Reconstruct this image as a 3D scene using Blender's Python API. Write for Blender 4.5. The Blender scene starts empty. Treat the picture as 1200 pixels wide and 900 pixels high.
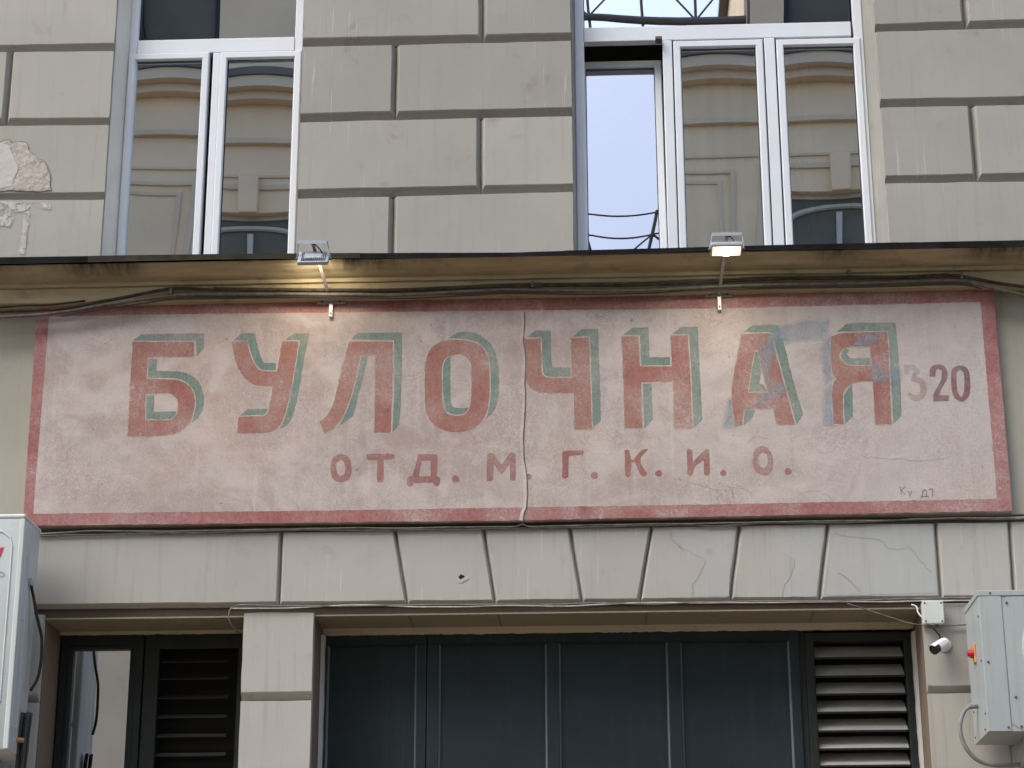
import bpy, bmesh, math, random
from mathutils import Vector, Matrix, noise
from mathutils.geometry import tessellate_polygon
random.seed(7)
R = math.radians
SC = bpy.context.scene
COL = SC.collection

# ---------------------------------------------------------------- camera
cam = bpy.data.cameras.new('camera')
cam.sensor_width = 36.0
cam.lens = 36.0 * 2451.07 / 1200.0
cam.clip_end = 3000
camo = bpy.data.objects.new('camera', cam)
COL.objects.link(camo)
right = Vector((0.99903363, 0.04387029, -0.00268382))
up = Vector((0.01685089, -0.32590901, 0.94525095))
fwd = Vector((-0.04059375, 0.94438272, 0.32633331))
m = Matrix((right, up, -fwd)).transposed().to_4x4()
m.translation = Vector((0, -13.5, 1.6))
camo.matrix_world = m
SC.camera = camo

# ---------------------------------------------------------------- sky, sun, exposure
SUN_EL, SUN_AZ = R(52), R(226)          # azimuth measured clockwise from +Y (into the facade)
w = bpy.data.worlds.new("World")
SC.world = w
w.use_nodes = True
nt = w.node_tree
sky = nt.nodes.new('ShaderNodeTexSky')
sky.sky_type = 'NISHITA'
sky.sun_disc = False
sky.sun_elevation = SUN_EL
sky.sun_rotation = SUN_AZ
sky.air_density = 1.0
sky.dust_density = 3.0
sky.ozone_density = 1.0
bg = nt.nodes['Background']
bg.inputs['Strength'].default_value = 0.15
nt.links.new(sky.outputs[0], bg.inputs['Color'])
sun = bpy.data.lights.new('sun', 'SUN')
sun.energy = 0.6
sun.angle = R(40)
sun.color = (1.0, 0.95, 0.88)
suno = bpy.data.objects.new('sun', sun)
COL.objects.link(suno)
sd = Vector((math.sin(SUN_AZ) * math.cos(SUN_EL), math.cos(SUN_AZ) * math.cos(SUN_EL), math.sin(SUN_EL)))
suno.rotation_euler = (-sd).to_track_quat('-Z', 'Y').to_euler()
suno.location = sd * 60
SC.view_settings.view_transform = 'Standard'
SC.view_settings.look = 'None'
SC.view_settings.exposure = 1.22
SC.view_settings.gamma = 1.0
SC.cycles.max_bounces = 8
SC.cycles.transparent_max_bounces = 12

# ---------------------------------------------------------------- surveyed coordinates (metres on the facade: x along it, z up)
LETTERS = {'be':{'face':[[(-3.202,6.5986),(-2.7729,6.5906),(-2.7715,6.4834),(-3.0902,6.4825),(-3.0881,6.3256),(-2.9087,6.3195),(-2.8579,6.3118),(-2.8061,6.2839),(-2.7694,6.2448),(-2.7483,6.1869),(-2.7452,6.1199),(-2.7566,6.0533),(-2.7831,5.9967),(-2.8263,5.95),(-2.8885,5.9207),(-2.979,5.9118),(-3.1955,5.9107)]],'hole':[[(-3.0884,6.214),(-2.9495,6.2211),(-2.9031,6.2088),(-2.8723,6.1795),(-2.8585,6.141),(-2.8607,6.0932),(-2.8723,6.0505),(-2.8939,6.0271),(-2.9393,6.0241),(-3.0836,6.0265)]],'shade':[[(-3.1961,6.6093),(-3.1431,6.6543),(-2.7038,6.6528),(-2.7034,6.5434),(-2.7494,6.483),(-2.7613,6.5981)],[(-3.0804,6.4707),(-3.025,6.4697),(-3.0222,6.3824),(-2.9118,6.3804),(-2.8378,6.3713),(-2.777,6.3461),(-2.7244,6.3017),(-2.6916,6.2243),(-2.6807,6.1474),(-2.6941,6.0808),(-2.7211,6.0337),(-2.7607,6.0039),(-2.7406,6.1007),(-2.7419,6.1868),(-2.768,6.2544),(-2.8065,6.2936),(-2.8583,6.3215),(-2.9092,6.3301),(-3.0793,6.3332)],[(-3.082,6.2148),(-3.0271,6.2167),(-3.0266,6.0865),(-2.8696,6.0886),(-2.8768,6.0506),(-2.896,6.0329),(-2.9442,6.0299),(-3.0766,6.0321)]]},'u':{'face':[[(-2.5077,6.5856),(-2.4046,6.5865),(-2.3882,6.5181),(-2.3626,6.4497),(-2.3283,6.391),(-2.2953,6.3663),(-2.1899,6.3615),(-2.1607,6.5819),(-2.0458,6.5817),(-2.0895,6.2232),(-2.1288,6.0331),(-2.1541,5.9766),(-2.1891,5.9393),(-2.2427,5.9194),(-2.4468,5.9228),(-2.4425,6.0413),(-2.2653,6.043),(-2.2391,6.073),(-2.2275,6.13),(-2.2154,6.2542),(-2.328,6.261),(-2.384,6.2908),(-2.4318,6.3447),(-2.4716,6.4227),(-2.495,6.5007)]],'hole':[],'shade':[[(-2.4971,6.5961),(-2.444,6.6498),(-2.3516,6.6461),(-2.3348,6.5657),(-2.3086,6.4778),(-2.281,6.4269),(-2.1985,6.4254),(-2.2013,6.3723),(-2.2957,6.376),(-2.3336,6.4105),(-2.3652,6.4691),(-2.3893,6.5473),(-2.4003,6.5943)],[(-2.1381,6.5932),(-2.0798,6.6409),(-1.974,6.6389),(-2.0052,6.4528),(-2.0347,6.2222),(-2.0579,6.0889),(-2.0868,5.9992),(-2.1175,5.9665),(-2.1577,5.9483),(-2.1239,6.0235),(-2.0922,6.1658),(-2.0666,6.367),(-2.0387,6.5894)],[(-2.4338,6.0497),(-2.3809,6.0945),(-2.2445,6.096),(-2.2481,6.0684),(-2.2656,6.0497)]]},'el':{'face':[[(-1.7014,6.5733),(-1.3964,6.5676),(-1.3952,6.2109),(-1.3994,5.9091),(-1.513,5.911),(-1.5115,6.1176),(-1.5162,6.468),(-1.6214,6.4699),(-1.6412,6.3304),(-1.6742,6.1776),(-1.704,6.0924),(-1.7383,6.0075),(-1.7954,5.9422),(-1.8489,5.9128),(-1.8855,5.9958),(-1.8431,6.033),(-1.8081,6.0846),(-1.7792,6.1986),(-1.7506,6.3324),(-1.726,6.4477)]],'hole':[],'shade':[[(-1.6835,6.5905),(-1.6386,6.6354),(-1.3342,6.6325),(-1.3308,6.4018),(-1.3357,6.1145),(-1.3443,5.9629),(-1.3869,5.9183),(-1.3825,6.2107),(-1.3846,6.5751)],[(-1.6093,6.4629),(-1.5664,6.4641),(-1.5869,6.3487),(-1.6162,6.2244),(-1.6407,6.1008),(-1.6619,6.0346),(-1.7241,5.9835),(-1.7464,5.9716),(-1.7034,6.0638),(-1.6651,6.1775),(-1.6362,6.3111)]]},'o':{'face':[[(-1.1741,6.1804),(-1.173,6.3336),(-1.1695,6.4298),(-1.1483,6.4923),(-1.105,6.5399),(-1.0413,6.5678),(-0.95,6.5729),(-0.8587,6.5595),(-0.7948,6.5292),(-0.7538,6.4753),(-0.7328,6.4025),(-0.729,6.1917),(-0.7397,6.0777),(-0.7621,6.0071),(-0.8115,5.9465),(-0.8833,5.9101),(-0.9551,5.9037),(-1.0271,5.9125),(-1.0995,5.9514),(-1.1451,6.0089),(-1.1685,6.0851)]],'hole':[[(-1.0563,6.1784),(-1.0578,6.3507),(-1.0536,6.3988),(-1.0357,6.437),(-0.9949,6.4604),(-0.9312,6.466),(-0.8856,6.4487),(-0.86,6.4049),(-0.8515,6.3278),(-0.8553,6.1367),(-0.8614,6.0798),(-0.8883,6.0376),(-0.9288,6.0222),(-0.9829,6.0232),(-1.0282,6.0448),(-1.0466,6.0925)]],'shade':[[(-1.014,6.5838),(-0.9686,6.6199),(-0.9047,6.6342),(-0.8316,6.6221),(-0.7676,6.5869),(-0.7128,6.5277),(-0.681,6.4498),(-0.6692,6.3533),(-0.6657,6.2287),(-0.6721,6.1335),(-0.6946,6.058),(-0.7531,5.9975),(-0.7289,6.0775),(-0.7199,6.1915),(-0.7237,6.4024),(-0.7447,6.4799),(-0.7903,6.5408),(-0.8542,6.5691),(-0.9501,6.5826)],[(-1.0453,6.1591),(-1.0505,6.3506),(-1.0446,6.4083),(-1.0266,6.4369),(-0.9994,6.4537),(-0.9971,6.1202),(-0.9788,6.0866),(-0.9381,6.0764),(-0.866,6.0799),(-0.8911,6.0443),(-0.9289,6.0298),(-0.983,6.0307),(-1.0237,6.0542),(-1.0394,6.1019)]]},'che':{'face':[[(-0.4931,6.5701),(-0.3811,6.5699),(-0.3783,6.3288),(-0.365,6.2998),(-0.338,6.2821),(-0.1709,6.282),(-0.172,6.5708),(-0.0512,6.5704),(-0.0424,6.1226),(-0.0394,5.91),(-0.1574,5.912),(-0.1587,6.1702),(-0.3704,6.1739),(-0.4244,6.1958),(-0.4693,6.2348),(-0.4854,6.2733),(-0.4865,6.4173)]],'hole':[],'shade':[[(-0.4839,6.5767),(-0.4126,6.6307),(-0.3124,6.6268),(-0.31,6.3852),(-0.2966,6.358),(-0.1791,6.3559),(-0.1798,6.2898),(-0.3334,6.2916),(-0.3577,6.3074),(-0.3692,6.3383),(-0.372,6.5775)],[(-0.1628,6.5803),(-0.0984,6.6344),(0.0134,6.6352),(0.0211,6.1594),(0.0207,5.9749),(-0.0303,5.9193),(-0.0335,6.1224),(-0.042,6.578)]]},'en':{'face':[[(0.1751,6.5739),(0.2858,6.5737),(0.2917,6.355),(0.5106,6.351),(0.5077,6.5744),(0.6254,6.575),(0.6337,6.2532),(0.6348,5.9081),(0.5163,5.9101),(0.5166,6.241),(0.2981,6.2402),(0.2996,5.9137),(0.1817,5.9129),(0.1798,6.2614)]],'hole':[],'shade':[[(0.1845,6.5863),(0.2463,6.6375),(0.3598,6.6382),(0.3609,6.4209),(0.4989,6.4184),(0.4992,6.3608),(0.3035,6.3596),(0.2995,6.5812)],[(0.5198,6.5867),(0.5819,6.6369),(0.6951,6.6347),(0.6992,6.2521),(0.7053,5.968),(0.6455,5.9107),(0.6427,6.2531),(0.6346,6.5797)],[(0.3096,6.2304),(0.3697,6.2275),(0.3725,5.9736),(0.3138,5.9107)]]},'a':{'face':[[(0.9901,6.5752),(1.1888,6.5781),(1.2147,6.4476),(1.2736,6.1604),(1.3248,5.9193),(1.2006,5.9214),(1.1835,6.0391),(0.9874,6.0378),(0.9695,5.9206),(0.9249,5.9166),(0.9012,6.1196),(0.925,6.2807),(0.9573,6.4236)]],'hole':[[(1.0756,6.455),(1.0982,6.4594),(1.1237,6.3153),(1.1553,6.1511),(1.0187,6.1535),(1.0371,6.2787)]],'shade':[[(1.0043,6.5913),(1.0694,6.6385),(1.1781,6.6441),(1.2454,6.6351),(1.2793,6.4849),(1.3226,6.2545),(1.3814,5.9887),(1.3339,5.9238),(1.2829,6.1697),(1.2237,6.4475),(1.1981,6.5847)],[(1.0797,6.4473),(1.0959,6.447),(1.1196,6.3249),(1.0954,6.2158),(1.1283,6.2104),(1.1484,6.1569),(1.0252,6.1591),(1.0424,6.2786)],[(0.9899,6.033),(1.0631,6.0365),(1.038,5.9663),(0.9785,5.9223)]]},'ya':{'face':[[(1.597,6.5463),(1.6569,6.5741),(1.9786,6.5728),(1.979,6.4334),(1.9736,6.2428),(1.9667,5.9131),(1.8607,5.9149),(1.861,6.2211),(1.7719,6.2227),(1.7177,6.2094),(1.6802,6.1769),(1.653,6.1348),(1.6484,5.9185),(1.582,5.9196),(1.583,6.1928),(1.617,6.2444),(1.588,6.2878),(1.5915,6.4406)]],'hole':[[(1.8576,6.4692),(1.8583,6.3286),(1.7066,6.3314),(1.663,6.3532),(1.6432,6.4013),(1.6542,6.4395),(1.6871,6.4676),(1.7234,6.4746)]],'shade':[[(1.6394,6.5821),(1.7053,6.6359),(1.7778,6.6442),(2.0401,6.6391),(2.0434,6.4322),(2.0457,6.1846),(2.0365,5.9681),(1.9803,5.9176),(1.9835,6.1857),(1.9853,6.4333),(1.9826,6.5794),(1.6663,6.5816)],[(1.6956,6.4579),(1.713,6.4479),(1.698,6.4195),(1.7186,6.3885),(1.8527,6.386),(1.8498,6.3354),(1.7069,6.338),(1.6722,6.3578),(1.6549,6.4011),(1.6659,6.4392)],[(1.7217,6.2017),(1.7135,5.9736),(1.6574,5.9202),(1.6591,6.1158),(1.6839,6.1626)]]}}
BLUE = [[(0.8967,6.1197),(0.9203,5.9139),(0.8447,5.9152)],[(1.1023,6.4497),(1.1554,6.5353),(1.2029,6.5924),(1.2768,6.6296),(1.4046,6.6611),(1.549,6.6631),(1.5831,6.6606),(1.5792,6.5852),(1.5469,6.5328),(1.3981,6.5259),(1.2891,6.5039),(1.2147,6.4476),(1.1759,6.3812),(1.1608,6.2384),(1.1429,6.2387),(1.1253,6.3534)],[(1.1689,6.2192),(1.2406,6.2227),(1.274,6.1699),(1.2366,6.1326),(1.1823,6.1147),(1.109,6.0687),(1.0902,6.0455),(1.073,6.0599),(1.1024,6.1255),(1.1612,6.1434)],[(1.5925,6.5464),(1.5451,6.4991),(1.522,6.4323),(1.5289,6.3556),(1.5791,6.2879),(1.5857,6.3641)],[(1.5359,6.3173),(1.5994,6.2495),(1.5481,6.2077)],[(1.5786,6.1929),(1.5459,6.1651),(1.5252,6.1087),(1.5242,5.9159),(1.58,5.915)],[(1.7413,6.4743),(1.79,6.5426),(1.8363,6.5658),(1.9156,6.5402),(1.849,6.4761)],[(1.8724,6.3398),(1.9086,6.3487),(1.9442,6.2718),(1.9703,6.2618),(1.9677,6.2192),(1.8567,6.224)],[(1.9866,6.3091),(2.0445,6.3081),(2.043,6.2131),(1.9849,6.2094)]]
DIGIT2 = [[(2.2416,6.2463),(2.249,6.3067),(2.2738,6.3277),(2.3144,6.3355),(2.35,6.3191),(2.3671,6.276),(2.3602,6.2263),(2.3154,6.1562),(2.2992,6.114),(2.362,6.1093),(2.3573,6.0706),(2.2577,6.0709),(2.256,6.1147),(2.2898,6.1708),(2.3236,6.227),(2.3276,6.2839),(2.3055,6.3021),(2.288,6.2917),(2.2816,6.2455)]]
DIGIT0 = [[(2.3839,6.2117),(2.3909,6.2827),(2.4097,6.3123),(2.4473,6.3245),(2.4867,6.3167),(2.5121,6.2805),(2.5135,6.2094),(2.5065,6.1315),(2.4863,6.0824),(2.445,6.062),(2.4095,6.0767),(2.386,6.1195)],[(2.4204,6.2111),(2.427,6.275),(2.4516,6.2923),(2.4736,6.2741),(2.4737,6.2101),(2.4661,6.1252),(2.4442,6.0973),(2.423,6.1259)]]
DIGIT3 = [[(2.0803,6.3348),(2.1471,6.3336),(2.1875,6.2864),(2.1551,6.2514),(2.2006,6.2328),(2.2209,6.1862),(2.2214,6.1437),(2.1981,6.0945),(2.1499,6.0685),(2.1075,6.082),(2.0865,6.1177),(2.0978,6.1388),(2.1264,6.117),(2.1596,6.1164),(2.1786,6.1515),(2.1714,6.1942),(2.1393,6.2125),(2.1162,6.2165),(2.1287,6.2554),(2.1413,6.2944),(2.1148,6.2984),(2.0991,6.2631),(2.076,6.2671)]]
SMALL = [('o',[[(-1.805,5.6629),(-1.7999,5.7259),(-1.7737,5.7571),(-1.7368,5.7671),(-1.6961,5.7559),(-1.6683,5.7238),(-1.6603,5.6676),(-1.6624,5.6118),(-1.6818,5.5772),(-1.7285,5.5626),(-1.7692,5.5751),(-1.7969,5.6069)],[(-1.7661,5.6693),(-1.7624,5.7078),(-1.7358,5.7249),(-1.7119,5.7105),(-1.7008,5.6683),(-1.7064,5.6229),(-1.733,5.6073),(-1.757,5.6272)]]),('t',[[(-1.5612,5.7572),(-1.5444,5.7625),(-1.3827,5.7627),(-1.3704,5.7506),(-1.372,5.7296),(-1.3887,5.7207),(-1.4459,5.7203),(-1.4413,5.57),(-1.4499,5.5611),(-1.4801,5.5615),(-1.4884,5.5742),(-1.4863,5.7195),(-1.5503,5.7184),(-1.5628,5.7362)]]),('d',[[(-1.2142,5.7551),(-1.0932,5.7552),(-1.0809,5.7424),(-1.085,5.5992),(-1.0614,5.5849),(-1.0611,5.5467),(-1.0777,5.5247),(-1.0978,5.5299),(-1.1114,5.5544),(-1.2386,5.555),(-1.2484,5.5322),(-1.2718,5.5277),(-1.2867,5.5432),(-1.2873,5.585),(-1.2727,5.5987),(-1.2493,5.6018),(-1.23,5.6678)],[(-1.1901,5.7077),(-1.1263,5.7081),(-1.1265,5.5978),(-1.2057,5.599)]]),('dot',[[(-0.9324,5.5765),(-0.9361,5.5634),(-0.9472,5.554),(-0.959,5.5507),(-0.9724,5.5544),(-0.9821,5.5641),(-0.9829,5.5772),(-0.98,5.5903),(-0.9727,5.5998),(-0.9593,5.6031),(-0.9475,5.5994),(-0.9385,5.5897)]]),('m',[[(-0.7477,5.741),(-0.7362,5.7553),(-0.7093,5.7548),(-0.6481,5.6715),(-0.5944,5.7546),(-0.5752,5.7607),(-0.5545,5.7459),(-0.5528,5.5705),(-0.5643,5.5588),(-0.591,5.5616),(-0.5961,5.6747),(-0.6482,5.6022),(-0.7032,5.6764),(-0.7055,5.565),(-0.7207,5.5557),(-0.7436,5.5592),(-0.7513,5.5736)]]),('dot',[[(-0.4468,5.5831),(-0.4517,5.5725),(-0.4594,5.5648),(-0.469,5.5621),(-0.48,5.5651),(-0.4862,5.573),(-0.4879,5.5838),(-0.4872,5.5945),(-0.4798,5.6022),(-0.4687,5.6049),(-0.4592,5.6019),(-0.4504,5.5939)]]),('g',[[(-0.2403,5.7528),(-0.2237,5.7638),(-0.1054,5.7671),(-0.0948,5.7542),(-0.1023,5.7318),(-0.1976,5.7259),(-0.2022,5.5767),(-0.2259,5.5674),(-0.2422,5.5773)]]),('dot',[[(-0.0045,5.587),(-0.0056,5.5743),(-0.0158,5.5653),(-0.0283,5.5621),(-0.04,5.5656),(-0.0507,5.5751),(-0.0529,5.5877),(-0.0472,5.6003),(-0.0394,5.6094),(-0.0276,5.6126),(-0.0151,5.6091),(-0.0083,5.5997)]]),('k',[[(0.1773,5.761),(0.1953,5.7667),(0.2108,5.7567),(0.2188,5.6967),(0.2365,5.689),(0.2735,5.7482),(0.3169,5.77),(0.3368,5.7644),(0.2944,5.7217),(0.2795,5.6958),(0.2891,5.6471),(0.3237,5.6019),(0.3197,5.5834),(0.2945,5.5726),(0.2771,5.5915),(0.2469,5.6739),(0.2219,5.6743),(0.2143,5.5813),(0.1948,5.5705),(0.1772,5.5819)]]),('dot',[[(0.4236,5.5944),(0.4225,5.5825),(0.4131,5.5739),(0.4012,5.5709),(0.3904,5.5743),(0.3805,5.5832),(0.378,5.5951),(0.3837,5.6069),(0.3914,5.6155),(0.4024,5.6185),(0.4142,5.6151),(0.4205,5.6063)]]),('i',[[(0.5932,5.7552),(0.6125,5.7645),(0.6312,5.7546),(0.6324,5.6709),(0.711,5.7533),(0.7265,5.7626),(0.7437,5.7528),(0.7434,5.5859),(0.724,5.5719),(0.7055,5.5825),(0.705,5.6857),(0.6428,5.639),(0.6297,5.5837),(0.6119,5.5705),(0.5941,5.5842)]]),('dot',[[(0.8517,5.5905),(0.8502,5.5794),(0.843,5.5714),(0.8314,5.5686),(0.8218,5.5718),(0.8134,5.58),(0.8093,5.5912),(0.8143,5.6022),(0.8231,5.6101),(0.833,5.613),(0.8443,5.6098),(0.8509,5.6016)]]),('o',[[(1.0271,5.6765),(1.041,5.74),(1.0649,5.7675),(1.0956,5.7766),(1.1331,5.7664),(1.1616,5.7221),(1.1686,5.6743),(1.1602,5.603),(1.1325,5.5718),(1.0945,5.5685),(1.0574,5.5849),(1.0324,5.6209)],[(1.0649,5.6759),(1.074,5.7116),(1.1013,5.731),(1.1272,5.7147),(1.133,5.6748),(1.1276,5.6352),(1.1002,5.6143),(1.0745,5.6321)]]),('dot',[[(1.2876,5.5947),(1.2832,5.5821),(1.2722,5.573),(1.2607,5.5698),(1.248,5.5734),(1.2395,5.5828),(1.2393,5.5954),(1.2425,5.6081),(1.25,5.6172),(1.263,5.6204),(1.2742,5.6168),(1.2824,5.6074)]])]
GRAFFITI = [[(1.9979,5.4795),(1.9998,5.4501),(2.0022,5.4207)],[(2.0291,5.4766),(2.0063,5.45),(2.028,5.4227)],[(2.046,5.4469),(2.0564,5.4272)],[(2.074,5.4465),(2.053,5.4101)],[(2.1294,5.3991),(2.1322,5.4064),(2.1768,5.4082),(2.1784,5.3984)],[(2.1371,5.4088),(2.1467,5.4478),(2.1655,5.45),(2.1676,5.4108)],[(2.1845,5.4546),(2.2104,5.4566),(2.2023,5.4054)]]
SIGN_OUT = [(-3.8865,6.8845),(-2.9505,6.8826),(-0.576,6.8735),(0.8332,6.8707),(2.7181,6.8707),(2.7221,5.3015),(0.7787,5.2924),(-0.5064,5.2838),(-1.721,5.2881),(-3.8722,5.2959)]
SIGN_IN = [(-3.7981,6.7975),(-2.9462,6.7987),(-0.5763,6.7789),(0.8297,6.7671),(2.6244,6.7787),(2.6276,5.3847),(0.7816,5.3745),(-0.506,5.3733),(-1.7229,5.3708),(-3.8069,5.3781)]
SEAM = [(-0.494,6.7647),(-0.4914,6.6831),(-0.5008,6.5583),(-0.4894,6.4897),(-0.4852,6.3966),(-0.4934,6.2489),(-0.4879,6.1874),(-0.4914,6.0592),(-0.4977,5.95),(-0.5039,5.8474),(-0.4988,5.709),(-0.4877,5.6311),(-0.4796,5.5238),(-0.4832,5.3759),(-0.5005,5.3408),(-0.5064,5.282)]
ROWS = {'L':{'A':[None,((-4.3286,8.9607),(-3.4958,8.9584))],'B':[((-4.3239,8.9004),(-3.5041,8.8888)),((-4.2198,8.3671),(-3.4843,8.354))],'C':[((-4.2773,8.3037),(-3.499,8.2897)),((-4.236,7.7742),(-3.4915,7.7654))],'D':[((-4.2315,7.7175),(-3.5,7.7046)),None]},'M':{'A':[None,((-2.0806,8.9609),(-0.1522,8.9543))],'B':[((-2.1014,8.8841),(-0.1407,8.8826)),((-2.0916,8.354),(-0.1489,8.3544))],'C':[((-2.1016,8.2789),(-0.1479,8.2814)),((-2.0941,7.7571),(-0.1494,7.7554))],'D':[((-2.1137,7.6803),(-0.143,7.6888)),None]},'R':{'A':[None,((2.0364,8.9651),(3.1097,8.9757))],'B':[((2.0544,8.8984),(3.1037,8.9021)),((2.0432,8.3629),(3.0594,8.3612))],'C':[((2.0512,8.2948),(3.0536,8.2902)),((2.0398,7.7673),(3.0109,7.768))],'D':[((2.0515,7.7048),(3.0052,7.6988)),None]}}
JOINTS = {'L':{'A':[],'B':[-4.243],'C':[],'D':[]},'M':{'A':[-0.7874],'B':[-1.4182],'C':[-0.8003],'D':[-1.4185]},'R':{'A':[2.6937],'B':[],'C':[2.6859],'D':[]}}
EDGE = {'L':(None,-3.484),'M':(-2.096,-0.148),'R':(2.048,None)}
VOUS = [((-2.1291,5.2335),(-2.1318,4.7546)),((-1.3658,5.2343),(-1.279,4.7465)),((-0.7713,5.2316),(-0.6971,4.7448)),((-0.1959,5.2321),(-0.123,4.7403)),((0.3494,5.2388),(0.2587,4.7411)),((0.9309,5.2421),(0.8522,4.7449)),((1.5167,5.2453),(1.4351,4.7459)),((2.2261,5.2466),(2.2254,4.7499)),((2.7094,5.2453),(2.7026,4.7437))]
VTOP = [(-3.7479,5.2449),(2.7764,5.2444)]
VBOT = [(-3.714,4.7692),(2.736,4.7461)]
LW = {'top':(-3.359,-2.188,None,9.0963),'trans':(9.0781,8.9613),'g1':(-3.365,-2.869,8.9249,None),'g2':(-2.684,-2.185,8.9212,None),'post':(-2.7868,-2.7392),'mull':(-2.8573,-2.6924)}
RW = {'top':(-0.053,1.899,None,9.115),'trans':(9.0958,8.9765),'open':(-0.101,0.505,8.9672,None),'g1':(-0.05,0.468,8.866,None),'g2':(0.651,1.199,8.925,None),'g3':(1.401,1.907,8.92,None),'post1':(0.5211,0.5796),'mull':(1.2129,1.3863)}
DOOR = {'f0':-1.9012,'p1a':-1.8578,'p1b':-1.2505,'slit':-1.1813,'p2a':-1.1005,'p2b':-0.3698,'p3a':-0.2895,'p3b':0.4461,'p4a':0.5289,'p4b':1.2635,'f1':1.326,'l0':1.3712,'o0':1.4283,'o1':2.0207,'l1':2.0832}
DOORZ = {'strip':4.6818,'top':4.6318,'panel':4.5643,'ltop':4.5819}
SLATZ = [4.4412,4.3159,4.1953,4.0737,3.9488,3.8302,3.7196]
LLOW = {'f0':-3.6979,'g0':-3.6134,'g1':-3.1902,'f1':-3.1198,'l0':-3.067,'o0':-3.0083,'o1':-2.5516,'l1':-2.4756}
LLOWZ = {'top':4.6571,'glass':4.5541,'o':4.5645,'slats':[4.4644,4.3473,4.2162,4.086,3.9554,3.8279]}
PIL = [{'name':'L','x':(-4.6,-3.7033),'z':(4.6997,4.168,4.1117)},{'name':'M','x':(-2.3609,-1.8969),'z':(4.6916,4.1654,4.1036)},{'name':'R','x':(2.1014,4.6),'z':(4.6988,4.1596,4.107)}]
CAB = [[(-4.3506,-0.17,6.7915),(-4.1126,-0.17,6.7995),(-3.8747,-0.17,6.8043),(-3.6849,-0.17,6.8132),(-3.4025,-0.17,6.8614),(-3.1671,-0.17,6.901),(-2.9907,-0.17,6.9354),(-2.8843,-0.17,6.946),(-2.6343,-0.17,6.9314),(-2.4325,-0.17,6.9242),(-2.101,-0.17,6.9176),(-1.6286,-0.17,6.9049),(-1.3342,-0.17,6.9022),(-1.0991,-0.17,6.9069),(-0.7469,-0.17,6.9156),(-0.3954,-0.17,6.9179),(0.0137,-0.17,6.9097),(0.3637,-0.17,6.9089),(0.8297,-0.17,6.9214),(1.1786,-0.17,6.9332),(1.7579,-0.17,6.9308),(2.1043,-0.17,6.9268),(2.4048,-0.17,6.9363),(2.5075,-0.17,6.9217),(2.6773,-0.17,6.884),(2.9036,-0.17,6.842),(3.1297,-0.17,6.8064)],[(-4.3507,-0.16,6.7575),(-4.1125,-0.16,6.7623),(-3.8748,-0.16,6.7703),(-3.6857,-0.16,6.7887),(-3.4033,-0.16,6.8368),(-3.1673,-0.16,6.8669),(-2.9313,-0.16,6.897),(-2.7535,-0.16,6.903),(-2.3383,-0.16,6.8947),(-1.9834,-0.16,6.8876),(-1.6291,-0.16,6.8774),(-1.2758,-0.16,6.8703),(-0.9235,-0.16,6.8853),(-0.6302,-0.16,6.8952),(-0.3374,-0.16,6.8861),(0.0131,-0.16,6.8728),(0.363,-0.16,6.8721),(0.829,-0.16,6.8878),(1.1776,-0.16,6.8933),(1.5254,-0.16,6.8925),(1.9882,-0.16,6.8957),(2.45,-0.16,6.9019),(2.6199,-0.16,6.8642),(2.9007,-0.16,6.7839),(3.1256,-0.16,6.736)]]
CABT = [(-4.36,-0.15,6.8342),(-4.1213,-0.15,6.839),(-3.9428,-0.15,6.8482),(-3.764,-0.15,6.851),(-3.5271,-0.15,6.8748)]
WIRES = [[(-3.7662,-0.02,5.2488),(-3.5697,-0.02,5.2578),(-3.3964,-0.02,5.2642),(-2.991,-0.02,5.2554),(-2.5872,-0.02,5.2554),(-2.1844,-0.02,5.2585),(-2.0121,-0.02,5.2589),(-1.6105,-0.02,5.259),(-1.3241,-0.02,5.2519),(-0.9242,-0.02,5.2549),(-0.5537,-0.02,5.2525),(-0.5137,-0.02,5.2695),(-0.4683,-0.02,5.2512),(-0.1271,-0.02,5.2551),(0.3268,-0.02,5.2572),(0.8925,-0.02,5.2578),(1.4564,-0.02,5.2612),(1.9061,-0.02,5.2604),(2.2431,-0.02,5.2672),(2.9141,-0.02,5.266)],[(-3.7652,-0.02,5.2339),(-3.4526,-0.02,5.2383),(-3.048,-0.02,5.2414),(-2.7017,-0.02,5.2394),(-2.299,-0.02,5.2454),(-1.9543,-0.02,5.2492),(-1.5528,-0.02,5.2405),(-1.0382,-0.02,5.2389),(-0.5822,-0.02,5.2382),(-0.0137,-0.02,5.2417),(0.553,-0.02,5.2481),(0.7223,-0.02,5.2368),(1.1179,-0.02,5.2515),(1.6808,-0.02,5.2491),(2.1307,-0.02,5.263),(2.9131,-0.02,5.2544)]]
WIRES2 = [[(-2.4063,0.06,4.5755),(-2.4325,-0.025,4.5975),(-2.4573,-0.025,4.6494),(-2.4541,-0.025,4.7069),(-2.4099,-0.025,4.738),(-2.1086,-0.025,4.7312),(-1.7116,-0.025,4.7233),(-1.2594,-0.025,4.7261),(-0.8084,-0.025,4.7232),(-0.3586,-0.025,4.7174),(-0.022,-0.025,4.7217),(0.3137,-0.025,4.7117),(0.8165,-0.025,4.7223),(1.2619,-0.025,4.7194),(1.6506,-0.025,4.7173),(2.0945,-0.025,4.7258),(2.8674,-0.025,4.7243)],[(-2.4488,-0.025,4.7183),(-2.0514,-0.025,4.7161),(-1.5986,-0.025,4.7305),(-1.1464,-0.025,4.7103),(-0.5834,-0.025,4.7129),(-0.2465,-0.025,4.7045),(0.2579,-0.025,4.721),(0.8162,-0.025,4.7138),(1.4283,-0.025,4.7116),(1.8719,-0.025,4.7087),(2.3697,-0.025,4.708)]]
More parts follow.
